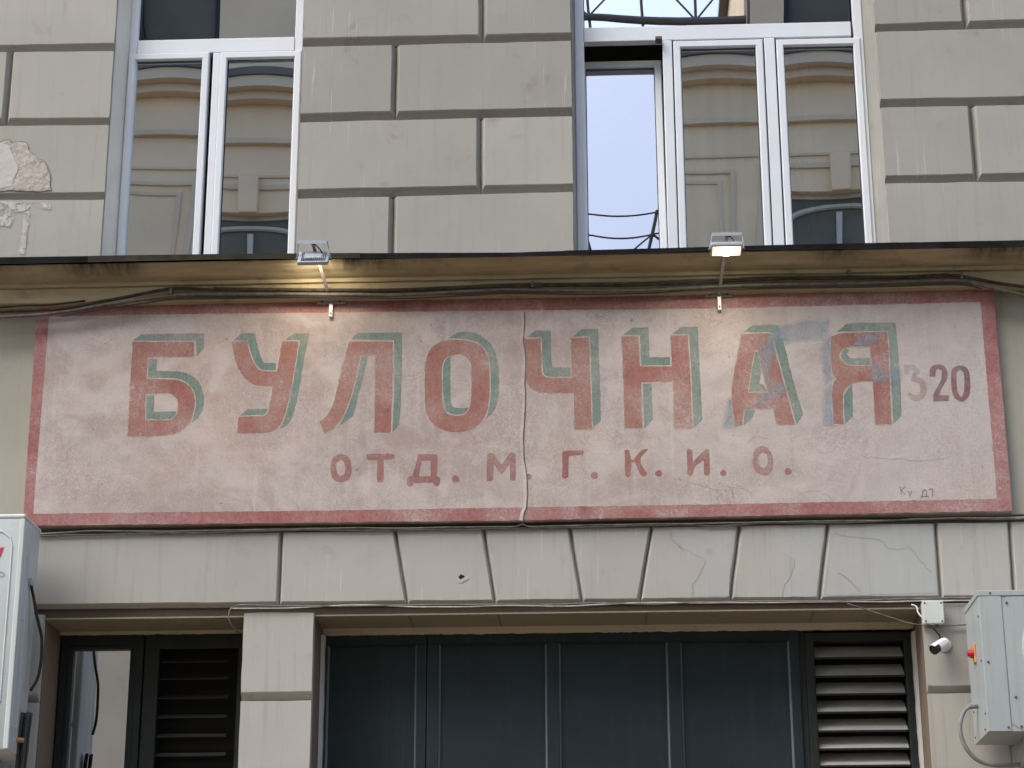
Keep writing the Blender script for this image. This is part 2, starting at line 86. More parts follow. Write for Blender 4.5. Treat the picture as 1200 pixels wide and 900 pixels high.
LAMPL = {'br':(-1.827,6.8604),'brl':-1.925,'brr':-1.732,'brb':6.7467,'yoke':(-1.9063,-0.5,7.1338),'yl':-2.0022,'yr':-1.8105,'head':(-1.8999,-0.46,7.0285)}
LAMPR = {'br':(0.8475,6.861),'brl':0.7512,'brr':0.9382,'brb':6.7449,'yoke':(0.8896,-0.5,7.1334),'yl':0.7925,'yr':0.9866,'head':(0.8783,-0.52,7.0075)}
JBOX = ((2.0876,4.6957),(2.2211,4.5467))
CCTV = {'mount':(2.226,-0.02,4.42),'front':(2.1087,-0.17,4.3454),'back':(2.2169,-0.06,4.4145)}
JW = {'thin':[(1.6103,-0.03,4.6995),(1.8111,-0.03,4.6288),(2.0004,-0.03,4.5642),(2.0931,-0.03,4.5489)],'conduit':[(2.1358,-0.03,4.5286),(2.2192,-0.03,4.5417),(2.4126,-0.03,4.5534),(2.5229,-0.03,4.5577)],'loop':[(2.0907,-0.03,4.597),(2.0654,-0.03,4.6313),(2.057,-0.03,4.6711),(2.0248,-0.03,4.6857)],'cam':[(2.1475,-0.03,4.5398),(2.1727,-0.03,4.5056),(2.1928,-0.03,4.4773),(2.1956,-0.03,4.4379)]}
ACR = {'tl':(2.3375,4.6018),'ftl':(2.3769,4.6596),'fbl':(2.3693,3.7742),'seam':2.4938,'fan':(2.8906,4.2708),'sw':(2.3238,-0.36,4.2952),'pipe':[(2.315,-0.33,3.9654),(2.2706,-0.33,3.939),(2.2356,-0.33,3.859),(2.2366,-0.33,3.763),(2.2792,-0.32,3.6739),(2.3522,-0.3,3.618),(2.4859,-0.28,3.5987),(2.7045,-0.25,3.6224)]}
ACL = {'tr':(-3.7112,5.238),'ftr':(-3.7078,5.2311),'fbr':(-3.7097,3.6502),'cable':[(-3.7017,-0.38,4.834),(-3.6807,-0.36,4.7421),(-3.6575,-0.34,4.6277),(-3.6307,-0.32,4.5248),(-3.617,-0.31,4.4538),(-3.613,-0.31,4.3197),(-3.6218,-0.33,4.2049),(-3.6493,-0.37,4.1204)],'pipes':[(-3.6634,-0.34,3.9781),(-3.6687,-0.34,3.9017),(-3.6733,-0.34,3.8148),(-3.6762,-0.34,3.7067),(-3.6795,-0.34,3.6045)],'logo':[(-3.8803,4.9474),(-3.8512,5.0006),(-3.8269,5.0087),(-3.8441,4.9441),(-3.8617,4.9218)],'emb':(-3.8376,4.826)}
PATCH = [[(-4.333,8.2201),(-4.2667,8.1676),(-4.2367,8.1816),(-4.1903,8.185),(-4.1837,8.1657),(-4.091,8.1714),(-4.0576,8.1401),(-4.0495,8.1005),(-4.0057,8.0658),(-3.9818,8.0204),(-3.9461,8.0251),(-3.9119,7.9795),(-3.8929,7.9288),(-3.8747,7.8894),(-3.8807,7.8283),(-3.8622,7.7835),(-3.9282,7.7739),(-4.0313,7.7818),(-4.1345,7.7896),(-4.2984,7.7844)],[(-4.292,7.7045),(-4.0247,7.693),(-3.9975,7.6703),(-4.0254,7.6324),(-4.0707,7.6223),(-4.1313,7.6127),(-4.1177,7.5683),(-4.1434,7.503),(-4.2056,7.5154),(-4.2763,7.5059)],[(-4.0502,7.6219),(-4.0148,7.6266),(-4.0001,7.5658),(-4.0175,7.4565),(-4.0178,7.391),(-4.0156,7.2931),(-4.0614,7.294),(-4.0559,7.4246),(-4.0522,7.512)],[(-3.9723,7.6753),(-3.9217,7.683),(-3.8592,7.6673),(-3.8522,7.6396),(-3.8973,7.6273),(-3.9502,7.6528)]]
PATCHW = [(-4.3285,8.1635),(-4.2243,8.1554),(-4.1919,8.1377),(-4.1721,8.0809),(-4.1411,8.0129),(-4.117,7.9675),(-4.1232,7.9118),(-4.1507,7.8678),(-4.1422,7.8231),(-4.1975,7.8077),(-4.2987,7.7878)]
CRACKS = [[(0.693,5.0081),(0.6799,4.9503),(0.6462,4.893),(0.617,4.8549),(0.6064,4.8167),(0.6084,4.7593)],[(1.2823,4.9961),(1.2742,4.9422),(1.2432,4.8754),(1.2093,4.8279),(1.1919,4.7708),(1.1946,4.7478)],[(1.5516,5.1802),(1.6033,5.1658),(1.7238,5.1447),(1.8075,5.1377),(1.8717,5.1174),(1.9061,5.0685),(1.9995,5.0711),(2.0464,5.0762),(2.0836,5.0178),(2.1318,4.9594),(2.1688,4.9013)],[(0.4678,5.2153),(0.485,5.1566),(0.5304,5.0976),(0.5484,5.0682)],[(1.5616,4.9095),(1.6158,4.88),(1.6596,4.8315),(1.6977,4.7832)],[(-4.2671,8.1773),(-4.2371,8.1902),(-4.2007,8.2029)],[(-4.1914,7.6797),(-4.0447,7.6897),(-3.89,7.673)]]
PCRACK = [[(1.7685,5.6844),(1.8813,5.6779),(2.0164,5.6686),(2.151,5.6545),(2.3329,5.6753)],[(0.7867,5.5219),(0.8762,5.4898),(0.9661,5.4719),(1.0325,5.4355)],[(1.3264,5.4427),(1.4397,5.4528),(1.528,5.4161),(1.5587,5.357)],[(1.0013,5.7925),(1.0488,5.8397),(1.1395,5.8262)],[(0.4927,5.5621),(0.5829,5.537),(0.6952,5.4997),(0.785,5.4747),(0.8753,5.4662)],[(0.8765,5.4969),(0.896,5.414),(0.906,5.3785)]]
REPAINT = [[(0.4774,5.2213),(0.8827,5.2194),(0.8417,4.7641),(0.6178,4.7594),(0.6207,4.8551),(0.6862,4.9698),(0.6877,5.0181),(0.549,5.0878),(0.4869,5.1568)],[(1.1553,5.2115),(1.4843,5.2184),(1.4143,4.7566),(1.2006,4.7556),(1.2133,4.8319),(1.2743,4.9425),(1.2863,5.0001),(1.2044,5.0496),(1.155,5.1181)],[(1.5687,5.2172),(2.2056,5.2235),(2.1969,4.7674),(1.4794,4.7577),(1.4978,4.8626),(1.5179,5.0355)]]
HOLE = (-0.9181,4.9181)
FLASH = [(-4.448, 7.1312, 7.0803), (-4.0911, 7.1301, 7.0793), (-3.4684, 7.1266, 7.0791), (-2.6711, 7.1226, 7.0815), (-1.5551, 7.1087, 7.0709), (-0.5631, 7.0911, 7.0597), (-0.2144, 7.0963, 7.0618), (0.77, 7.1038, 7.0725), (1.5193, 7.1099, 7.0705), (2.8938, 7.1088, 7.0622), (3.2357, 7.1078, 7.0612)]
# ---------------------------------------------------------------- node helpers
class NB:
    def __init__(s, name):
        s.m = bpy.data.materials.new(name)
        s.m.use_nodes = True
        s.t = s.m.node_tree
        s.b = s.t.nodes['Principled BSDF']
        s.geo = s.t.nodes.new('ShaderNodeNewGeometry')
        s.pos = s.geo.outputs['Position']
        s.oi = s.t.nodes.new('ShaderNodeObjectInfo')
    def n(s, k): return s.t.nodes.new(k)
    def l(s, a, b): s.t.links.new(a, b)
    def mapping(s, scale, loc=(0, 0, 0), src=None):
        q = s.n('ShaderNodeMapping'); q.inputs['Scale'].default_value = scale; q.inputs['Location'].default_value = loc
        s.l(src or s.pos, q.inputs['Vector']); return q.outputs[0]
    def noise(s, scale=5, detail=4, rough=.55, dist=0, vec=None):
        q = s.n('ShaderNodeTexNoise'); q.inputs['Scale'].default_value = scale; q.inputs['Detail'].default_value = detail
        q.inputs['Roughness'].default_value = rough; q.inputs['Distortion'].default_value = dist
        s.l(vec or s.pos, q.inputs['Vector']); return q.outputs['Fac']
    def ramp(s, fac, lo, hi, a=0.0, b=1.0):
        q = s.n('ShaderNodeMapRange'); q.inputs['From Min'].default_value = lo; q.inputs['From Max'].default_value = hi
        q.inputs['To Min'].default_value = a; q.inputs['To Max'].default_value = b
        s.l(fac, q.inputs['Value']); return q.outputs[0]
    def mix(s, fac, a, b):
        q = s.n('ShaderNodeMix'); q.data_type = 'RGBA'
        for v, i in ((fac, 0), (a, 6), (b, 7)):
            if isinstance(v, (float, int)): q.inputs[i].default_value = v
            elif isinstance(v, tuple): q.inputs[i].default_value = (*v, 1)
            else: s.l(v, q.inputs[i])
        return q.outputs[2]
    def math(s, op, a, b=None):
        q = s.n('ShaderNodeMath'); q.operation = op
        for i, v in enumerate((a, b)):
            if v is None: continue
            if isinstance(v, (float, int)): q.inputs[i].default_value = v
            else: s.l(v, q.inputs[i])
        return q.outputs[0]
    def color(s, c):
        if isinstance(c, tuple): s.b.inputs['Base Color'].default_value = (*c, 1)
        else: s.l(c, s.b.inputs['Base Color'])
    def bump(s, h, strength=.4, dist=.004):
        q = s.n('ShaderNodeBump'); q.inputs['Strength'].default_value = strength; q.inputs['Distance'].default_value = dist
        s.l(h, q.inputs['Height']); s.l(q.outputs[0], s.b.inputs['Normal'])
    def rough(s, v): s.b.inputs['Roughness'].default_value = v
    def spec(s, v): s.b.inputs['Specular IOR Level'].default_value = v
    def sep(s):
        q = s.n('ShaderNodeSeparateXYZ'); s.l(s.pos, q.inputs[0]); return q.outputs

def plain(name, c, rough=.5, metal=0.0, var=.12, scale=8, bumpd=.0, spec=None):
    k = NB(name)
    n = k.noise(scale, 5, .6)
    k.color(k.mix(k.ramp(n, .3, .7), tuple(x * (1 - var) for x in c), tuple(min(1, x * (1 + var)) for x in c)))
    k.rough(rough); k.b.inputs['Metallic'].default_value = metal
    if spec is not None: k.spec(spec)
    if bumpd: k.bump(k.noise(scale * 12, 4, .6), .4, bumpd)
    return k.m

def painted_stone(name, c, dirt=(.16, .13, .10), streak=.42, dirtamt=.48, white=.32, objvar=.10):
    k = NB(name)
    big = k.noise(1.1, 4, .55)
    mid = k.noise(6, 5, .6)
    vs = k.noise(1.0, 5, .65, 0, k.mapping((22, 22, .9)))
    fine = k.noise(60, 4, .6)
    col = k.mix(k.ramp(big, .32, .68), tuple(x * .93 for x in c), tuple(x * 1.06 for x in c))
    ob = k.ramp(k.oi.outputs['Random'], 0, 1, 1 - objvar, 1 + objvar)
    q = k.n('ShaderNodeVectorMath'); q.operation = 'SCALE'; k.l(col, q.inputs[0]); k.l(ob, q.inputs['Scale'])
    col = q.outputs[0]
    # long rain streaks, dark and a few pale drips
    st = k.math('MULTIPLY', k.ramp(vs, .53, .75), k.ramp(big, .3, .6, .25, 1))
    col = k.mix(k.math('MULTIPLY', st, streak), col, tuple(x * .62 for x in c))
    dr = k.noise(1.0, 3, .5, 0, k.mapping((45, 45, 1.6), (3, 1, 7)))
    dm = k.math('MULTIPLY', k.ramp(dr, .63, .68), k.ramp(k.noise(.7, 2, .5, 0, k.mapping((1, 1, 1), (9, 2, 4))), .45, .6))
    col = k.mix(k.math('MULTIPLY', dm, white), col, (.62, .61, .57))
    # blotches of grime
    g = k.math('MULTIPLY', k.ramp(mid, .56, .74), k.ramp(k.noise(2.3, 3, .5, 0, k.mapping((1, 1, 1), (4, 4, 4))), .45, .62))
    col = k.mix(k.math('MULTIPLY', g, dirtamt), col, dirt)
    # small scuffs and specks
    sp = k.noise(38, 2, .5)
    col = k.mix(k.math('MULTIPLY', k.ramp(sp, .74, .78), .6), col, tuple(x * .55 for x in c))
    k.color(col); k.rough(.85); k.spec(.25)
    h = k.math('ADD', k.math('MULTIPLY', mid, .7), k.math('ADD', k.math('MULTIPLY', fine, .22), k.math('MULTIPLY', big, 2.0)))
    k.bump(h, .45, .006)
    return k.m

PANEL_C = (.46, .345, .315)
def panel_nodes(k):
    """mottled pink plaster shared by the panel and by the worn spots in the paint on it"""
    big = k.noise(.9, 4, .6, 0, k.mapping((1, 1, 1.6)))
    mid = k.noise(5, 6, .65, .6)
    scr = k.noise(34, 4, .7, 2.6)
    grain = k.noise(75, 3, .7, 1.2)
    col = k.mix(k.ramp(big, .3, .7), (.305, .245, .225), (.395, .365, .338))
    col = k.mix(k.math('MULTIPLY', k.ramp(mid, .48, .66), .55), col, (.44, .405, .375))
    col = k.mix(k.math('MULTIPLY', k.ramp(mid, .46, .30), .5), col, (.285, .225, .21))
    sp = k.sep()
    rx = k.ramp(k.math('ADD', sp[0], k.math('MULTIPLY', k.math('SUBTRACT', mid, .5), 3.0)), -.3, 2.4)
    col = k.mix(k.math('MULTIPLY', rx, .62), col, (.435, .425, .41))
    # ochre blush and wash marks
    oc = k.noise(.75, 3, .6, .3, k.mapping((1, 1, 1.3), (6.2, 1, 3.3)))
    col = k.mix(k.math('MULTIPLY', k.ramp(oc, .56, .70), .35), col, (.42, .30, .22))
    vs = k.noise(1.0, 4, .6, 0, k.mapping((16, 16, .7)))
    col = k.mix(k.math('MULTIPLY', k.ramp(vs, .55, .75), .30), col, (.235, .20, .19))
    vw = k.noise(1.0, 4, .65, 0, k.mapping((21, 21, 1.1), (3, 3, 8)))
    col = k.mix(k.math('MULTIPLY', k.ramp(vw, .58, .74), .30), col, (.52, .50, .48))
    # patchy tooling marks: thin curling ridges and rubbed spots, not everywhere alike
    patch = k.ramp(k.noise(1.7, 4, .6, .4, k.mapping((1, 1, 1), (9, 9, 1))), .36, .66)
    vn = k.noise(15, 3, .6, 3.2, k.mapping((1, 1, .8), (2, 2, 7)))
    vein = k.ramp(k.math('ABSOLUTE', k.math('SUBTRACT', vn, .5)), .0, .035, 1, 0)
    col = k.mix(k.math('MULTIPLY', vein, k.math('MULTIPLY', patch, .60)), col, (.56, .52, .485))
    vn2 = k.noise(12, 3, .6, 2.8, k.mapping((1, 1, .9), (5, 1, 3)))
    vein2 = k.ramp(k.math('ABSOLUTE', k.math('SUBTRACT', vn2, .5)), .0, .028, 1, 0)
    col = k.mix(k.math('MULTIPLY', vein2, k.math('MULTIPLY', patch, .40)), col, (.225, .18, .17))
    inv = k.ramp(patch, 0, 1, .35, 1)
    col = k.mix(k.math('MULTIPLY', k.ramp(scr, .54, .66), k.math('MULTIPLY', inv, .58)), col, (.54, .50, .465))
    col = k.mix(k.math('MULTIPLY', k.ramp(scr, .46, .34), k.math('MULTIPLY', inv, .42)), col, (.245, .19, .18))
    col = k.mix(k.math('MULTIPLY', k.ramp(grain, .56, .70), k.math('MULTIPLY', inv, .26)), col, (.55, .52, .49))
    col = k.mix(k.math('MULTIPLY', k.ramp(grain, .43, .30), k.math('MULTIPLY', inv, .26)), col, (.20, .165, .155))
    # rubbed pale clouds
    cl = k.noise(2.4, 5, .62, .9, k.mapping((1, 1, 1.2), (1, 7, 4)))
    col = k.mix(k.math('MULTIPLY', k.ramp(cl, .50, .66), .55), col, (.49, .455, .43))
    q = k.n('ShaderNodeVectorMath'); q.operation = 'MULTIPLY'; k.l(col, q.inputs[0]); q.inputs[1].default_value = (1.085, 1.06, 1.06)
    col = q.outputs[0]
    pit = k.noise(24, 2, .4, 0, k.mapping((1, 1, 1), (8, 1, 2)))
    col = k.mix(k.math('MULTIPLY', k.ramp(pit, .76, .79), .6), col, (.13, .11, .10))
    return col, mid, scr

def plaster_bump(k, mid, scr):
    fine = k.noise(95, 4, .65)
    h = k.math('ADD', k.math('MULTIPLY', mid, 1.0), k.math('ADD', k.math('MULTIPLY', scr, .55), k.math('MULTIPLY', fine, .25)))
    k.bump(h, .55, .007)

def panel_mat():
    k = NB('pink_plaster')
    col, mid, scr = panel_nodes(k)
    k.color(col); k.rough(.85); k.spec(.2); plaster_bump(k, mid, scr)
    return k.m

def sign_paint(name, c, c2, wear=.5, base=.12, alpha=1.0, c3=None, wash=False):
    """old flat paint on the plaster: tone varies, plaster shows through where it is worn"""
    k = NB(name)
    col, mid, scr = panel_nodes(k)
    tone = k.noise(3.2, 5, .65, .8, k.mapping((1, 1, .8), (5, 3, 1)))
    brush = k.noise(1.0, 5, .7, .5, k.mapping((55, 55, 9)))
    pc = k.mix(k.ramp(tone, .35, .65), c, c2)
    if c3: pc = k.mix(k.math('MULTIPLY', k.ramp(k.noise(2.0, 3, .5, 0, k.mapping((1, 1, 1), (2, 8, 5))), .48, .66), .8), pc, c3)
    if c3: pc = k.mix(k.math('MULTIPLY', k.oi.outputs['Random'], .45), pc, c3)
    pc = k.mix(k.math('MULTIPLY', k.ramp(brush, .4, .7), .42), pc, tuple(x * 1.45 for x in c2))
    gr = k.noise(58, 4, .7, 1.8, k.mapping((1, 1, .7), (1, 5, 2)))
    pc = k.mix(k.math('MULTIPLY', k.ramp(gr, .46, .34), .6), pc, tuple(x * .5 for x in c))
    wr = k.noise(30, 6, .8, 1.6)
    big2 = k.noise(2.6, 4, .6, .5, k.mapping((1, 1, 1), (4, 6, 9)))
    wm = k.math('ADD', k.math('MULTIPLY', k.math('MULTIPLY', k.ramp(wr, .46, .68), k.ramp(big2, .34, .62, .35, 1.5)), wear), k.math('MULTIPLY', k.ramp(big2, .40, .66, .3, 1.9), base))
    pc = k.mix(wm, pc, col)
    k.color(pc); k.rough(.8); k.spec(.2); plaster_bump(k, mid, scr)
    if alpha < 1:
        at = k.n('ShaderNodeAttribute'); at.attribute_name = 'cover'
        tr = k.n('ShaderNodeBsdfTransparent'); ms = k.n('ShaderNodeMixShader')
        am = k.ramp(k.noise(9, 5, .7, .8, k.mapping((1, 1, 1), (7, 7, 2))), .3, .7, alpha * .45, min(1, alpha * 1.35))
        k.l(k.math('MULTIPLY', am, at.outputs['Fac']) if wash else am, ms.inputs[0]); k.l(tr.outputs[0], ms.inputs[1]); k.l(k.b.outputs[0], ms.inputs[2])
        out = k.t.nodes['Material Output']; k.l(ms.outputs[0], out.inputs['Surface'])
    return k.m

def cornice_mat():
    k = NB('olive_cornice_paint')
    mid = k.noise(5, 5, .65)
    hs = k.noise(1.0, 5, .65, .4, k.mapping((2.2, 14, 14)))
    col = k.mix(k.ramp(hs, .32, .68), (.31, .255, .150), (.42, .36, .235))
    sp = k.sep()
    # soot run-off under the flashing, in a few places only
    z = k.ramp(sp[2], 7.0, 7.06)
    where = k.ramp(k.noise(.9, 2, .5, 0, k.mapping((1, .2, .2), (2.3, 0, 0))), .50, .60)
    vs = k.noise(1.0, 5, .7, 0, k.mapping((28, 6, 5)))
    col = k.mix(k.math('MULTIPLY', k.math('MULTIPLY', z, where), k.ramp(vs, .32, .6, .35, .95)), col, (.045, .04, .033))
    col = k.mix(k.math('MULTIPLY', k.ramp(mid, .56, .72), .5), col, (.12, .10, .075))
    k.color(col); k.rough(.8); k.spec(.25)
    k.bump(k.math('ADD', mid, k.math('MULTIPLY', k.noise(70, 4, .6), .25)), .45, .005)
    return k.m

def glass_mat(name, refl=.42, tint=(.55, .60, .57), warp=.0):
    k = NB(name)
    gl = k.n('ShaderNodeBsdfGlossy'); gl.inputs['Roughness'].default_value = 0.0; gl.inputs['Color'].default_value = (.93, .96, 1, 1)
    tr = k.n('ShaderNodeBsdfTransparent'); tr.inputs['Color'].default_value = (*tint, 1)
    fr = k.n('ShaderNodeFresnel'); fr.inputs['IOR'].default_value = 1.5
    fac = k.math('ADD', k.math('MULTIPLY', fr.outputs[0], .6), refl)
    if warp:
        b = k.n('ShaderNodeBump'); b.inputs['Strength'].default_value = 1.0; b.inputs['Distance'].default_value = warp
        k.l(k.noise(1.6, 1, .3), b.inputs['Height']); k.l(b.outputs[0], gl.inputs['Normal'])
    ms = k.n('ShaderNodeMixShader'); k.l(fac, ms.inputs[0]); k.l(tr.outputs[0], ms.inputs[1]); k.l(gl.outputs[0], ms.inputs[2])
    k.l(ms.outputs[0], k.t.nodes['Material Output'].inputs['Surface'])
    return k.m

def emit_mat(name, c, s):
    k = NB(name)
    k.b.inputs['Emission Color'].default_value = (*c, 1); k.b.inputs['Emission Strength'].default_value = s
    k.color((.8, .8, .8)); return k.m

def shell(name, c):
    k = NB(name)
    n = k.noise(1.8, 4, .6); vs = k.noise(1.0, 5, .65, 0, k.mapping((30, 30, 1.2))); sp = k.noise(55, 3, .6)
    col = k.mix(k.ramp(n, .3, .7), tuple(x * .93 for x in c), tuple(x * 1.05 for x in c))
    col = k.mix(k.math('MULTIPLY', k.ramp(vs, .52, .72), .28), col, tuple(x * .55 for x in (c[0], c[1] * .95, c[2] * .86)))
    col = k.mix(k.math('MULTIPLY', k.ramp(sp, .68, .74), .5), col, (.20, .16, .12))
    k.color(col); k.rough(.42); k.spec(.35); k.bump(k.noise(3, 2, .5), .25, .004); return k.m

def rubble_mat():
    k = NB('bare_render')
    a = k.noise(9, 6, .7, .8); b = k.noise(45, 5, .7)
    col = k.mix(k.ramp(a, .35, .65), (.36, .325, .28), (.47, .445, .40))
    col = k.mix(k.math('MULTIPLY', k.ramp(b, .56, .7), .7), col, (.20, .17, .14))
    col = k.mix(k.math('MULTIPLY', k.ramp(b, .44, .3), .6), col, (.58, .54, .47))
    k.color(col); k.rough(.95); k.spec(.1); k.bump(k.math('ADD', a, k.math('MULTIPLY', b, .6)), .8, .010)
    return k.m

def door_mat(name, c):
    k = NB(name)
    n = k.noise(2.2, 5, .6); vs = k.noise(1.0, 4, .6, 0, k.mapping((24, 24, .8)))
    col = k.mix(k.ramp(n, .3, .7), tuple(x * .82 for x in c), tuple(x * 1.2 for x in c))
    col = k.mix(k.math('MULTIPLY', k.ramp(vs, .55, .75), .12), col, (.09, .09, .085))
    k.color(col); k.rough(.45); k.spec(.3); k.bump(k.noise(40, 3, .5), .12, .003)
    return k.m

def slat_mat():
    k = NB('dusty_slat')
    n = k.noise(7, 5, .65, 0, k.mapping((.6, 3, 3)))
    col = k.mix(k.ramp(n, .35, .68), (.36, .36, .345), (.47, .47, .45))
    k.color(col); k.rough(.75); return k.m

M = {}
M['stone'] = painted_stone('grey_painted_stone', (.333, .330, .297))
M['stone_low'] = painted_stone('pale_painted_stone', (.390, .385, .352), streak=.6, dirtamt=.3, white=.35, objvar=.05)
M['joint'] = painted_stone('dirty_joint_paint', (.20, .155, .115), dirt=(.10, .08, .06), streak=.3, dirtamt=.6, white=.0, objvar=.0)  # groove shade is put into this brown base, grime noise over it
M['wall'] = painted_stone('plain_wall_paint', (.345, .335, .285), streak=.25, dirtamt=.25, white=.1, objvar=.0)
M['soffit'] = painted_stone('grimy_soffit', (.27, .25, .185), dirt=(.07, .06, .045), streak=.4, dirtamt=.6, white=.0, objvar=.0)
M['reveal'] = painted_stone('reveal_paint', (.76, .72, .63), streak=.3, dirtamt=.5, white=.3, objvar=.0)  # paler than the stone; light missing on the left reveal is put into the colour
M['lintel'] = painted_stone('lintel_plaster_paint', (.56, .52, .40), dirt=(.2, .17, .12), streak=.3, dirtamt=.5, white=.0, objvar=0)
M['cornice'] = cornice_mat()
M['panel'] = panel_mat()
M['border'] = sign_paint('border_red', (.245, .080, .079), (.305, .120, .117), wear=.46, base=.16)
M['face'] = sign_paint('letter_red', (.225, .070, .058), (.28, .115, .092), wear=.40, base=.16, c3=(.29, .16, .125))
M['green'] = sign_paint('letter_green', (.110, .168, .140), (.155, .215, .170), wear=.34, base=.16, c3=(.10, .19, .178))
M['cream'] = sign_paint('letter_cream', (.52, .47, .40), (.56, .51, .44), wear=.28, base=.12, alpha=.95)
M['blue'] = sign_paint('old_blue', (.24, .33, .42), (.30, .385, .45), wear=.30, base=.12, alpha=.46, wash=True)
M['small'] = sign_paint('small_letter_red', (.215, .082, .074), (.265, .115, .10), wear=.36, base=.16)
M['number'] = sign_paint('number_red', (.17, .075, .072), (.23, .10, .095), wear=.32, base=.08, c3=(.13, .11, .125))
M['faint'] = sign_paint('faded_number', (.33, .165, .155), (.37, .20, .185), wear=.5, base=.3, alpha=.34)
M['pencil'] = sign_paint('pencil_grey', (.10, .095, .10), (.14, .135, .14), wear=.25, base=.1)
M['rubble'] = rubble_mat()
M['smear'] = painted_stone('filler_smear', (.47, .465, .435), dirt=(.3, .27, .23), streak=.3, dirtamt=.6, white=.3)
def feather(m, lo=.2, hi=1.0, scale=14):
    t = m.node_tree; p = t.nodes['Principled BSDF']; out = t.nodes['Material Output']
    tr = t.nodes.new('ShaderNodeBsdfTransparent'); ms = t.nodes.new('ShaderNodeMixShader'); n = t.nodes.new('ShaderNodeTexNoise'); r = t.nodes.new('ShaderNodeMapRange'); g_ = t.nodes.new('ShaderNodeNewGeometry')
    n.inputs['Scale'].default_value = scale; n.inputs['Detail'].default_value = 6; n.inputs['Roughness'].default_value = .7
    r.inputs['From Min'].default_value = .40; r.inputs['From Max'].default_value = .56; r.inputs['To Min'].default_value = lo; r.inputs['To Max'].default_value = hi
    t.links.new(g_.outputs['Position'], n.inputs['Vector']); t.links.new(n.outputs['Fac'], r.inputs['Value']); t.links.new(r.outputs[0], ms.inputs[0])
    t.links.new(tr.outputs[0], ms.inputs[1]); t.links.new(p.outputs[0], ms.inputs[2]); t.links.new(ms.outputs[0], out.inputs['Surface'])
feather(M['smear'], .0, .9, 12)
M['smear_solid'] = painted_stone('filler_plaster', (.47, .465, .435), dirt=(.3, .27, .23), streak=.3, dirtamt=.6, white=.3)
M['repaint'] = painted_stone('grey_repaint', (.375, .39, .375), streak=.3, dirtamt=.4, white=.1, objvar=0)
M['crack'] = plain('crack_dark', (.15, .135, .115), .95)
M['white'] = plain('white_upvc', (.65, .695, .74), .35, 0, .03, 3)
M['glass'] = glass_mat('coated_glass', .68)
M['glass_tilt'] = glass_mat('tilted_glass', .44)
M['glass_low'] = glass_mat('shop_glass', .66, (.35, .40, .38))
M['gasket'] = plain('black_gasket', (.02, .02, .022), .6)
M['room'] = plain('room_paint', (.40, .33, .18), .9)
M['curtain'] = plain('curtain_cloth', (.42, .43, .37), .9, 0, .05)
M['flash_dark'] = plain('black_flashing', (.012, .012, .0125), .8, 0, .4, 6, 0, .03)
M['flash_grey'] = plain('grey_flashing', (.036, .033, .025), .8, .0, .35, 9, 0, .03)
M['cable'] = plain('black_cable', (.045, .038, .027), .85, 0, .5, 20, 0, .15)
M['cable_grey'] = plain('dusty_cable', (.10, .09, .07), .7, 0, .4, 25)
M['wire'] = plain('pale_wire', (.42, .41, .37), .6, 0, .4, 15)
M['wire_dark'] = plain('grey_wire', (.13, .125, .115), .6, 0, .5, 12)
M['alu'] = plain('lamp_aluminium', (.33, .37, .41), .5, .2, .1, 25)
M['bracket'] = plain('bracket_paint', (.36, .37, .37), .4, .3, .12, 20)
M['arm'] = plain('arm_paint', (.24, .23, .215), .45, .3, .15, 20)
M['lamp_glass'] = emit_mat('lit_lamp_glass', (1.0, .90, .74), 12)
M['lamp_reflector'] = emit_mat('lit_reflector', (1.0, .55, .26), .62)  # emissive rim that adds the warm flare round the lamp glass
M['door'] = door_mat('navy_door_paint', (.013, .025, .031))
M['door_edge'] = door_mat('door_edge_paint', (.13, .17, .19))  # lighter copy of the door paint; edge highlights put into the colour
M['black_frame'] = door_mat('black_green_frame', (.016, .021, .021))
M['slat'] = slat_mat()
M['slat_dark'] = door_mat('black_slat', (.035, .040, .040))
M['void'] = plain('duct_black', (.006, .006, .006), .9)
M['ac_white'] = shell('ac_white_shell', (.49, .54, .54))
M['ac_pale'] = plain('ac_pale_edge', (.52, .58, .56), .4, 0, .04, 3)
M['ac_grey'] = shell('ac_grey_shell', (.375, .42, .42))
M['galv'] = plain('galvanised_steel', (.38, .40, .40), .45, .5, .2, 12)
M['red'] = plain('red_knob', (.42, .02, .03), .4)
M['ochre'] = plain('ochre_plate', (.55, .30, .08), .5)
M['pipe'] = plain('grey_conduit', (.22, .23, .23), .6, 0, .15, 12)
M['plastic'] = plain('pale_plastic', (.55, .60, .56), .45, 0, .06, 6)
M['cam_white'] = plain('camera_white', (.78, .79, .80), .35, 0, .03)
M['cam_black'] = plain('camera_black', (.012, .012, .014), .2)
M['screw'] = plain('screw_dark', (.09, .09, .09), .5, .4)
M['logo_red'] = plain('logo_red_print', (.50, .02, .06), .4)
M['print_grey'] = plain('logo_grey_print', (.30, .34, .35), .5)
M['insul'] = plain('pipe_lagging', (.05, .055, .05), .8, 0, .3, 30)
M['brass'] = plain('brass_valve', (.45, .33, .14), .4, .7)
M['asphalt'] = plain('asphalt', (.085, .064, .045), .9, 0, .25, 3, .004)
M['paving'] = plain('paving', (.30, .22, .145), .9, 0, .2, 2, .004)
M['kerb'] = plain('kerb_granite', (.28, .27, .25), .85, 0, .2, 8)
M['opp'] = plain('opposite_wall', (.80, .62, .42), .9, 0, .08, .8)
M['opp_trim'] = plain('opposite_trim', (.66, .54, .40), .9, 0, .08, 1)
M['opp_glass'] = plain('far_window_glass', (.13, .125, .10), .85, 0, .3, .5)
M['opp_frame'] = plain('far_window_frame', (.50, .49, .44), .7)
M['roof'] = plain('roof_metal', (.13, .11, .10), .5, .2, .2, 1)
M['rail'] = plain('rail_rust', (.16, .10, .08), .7)

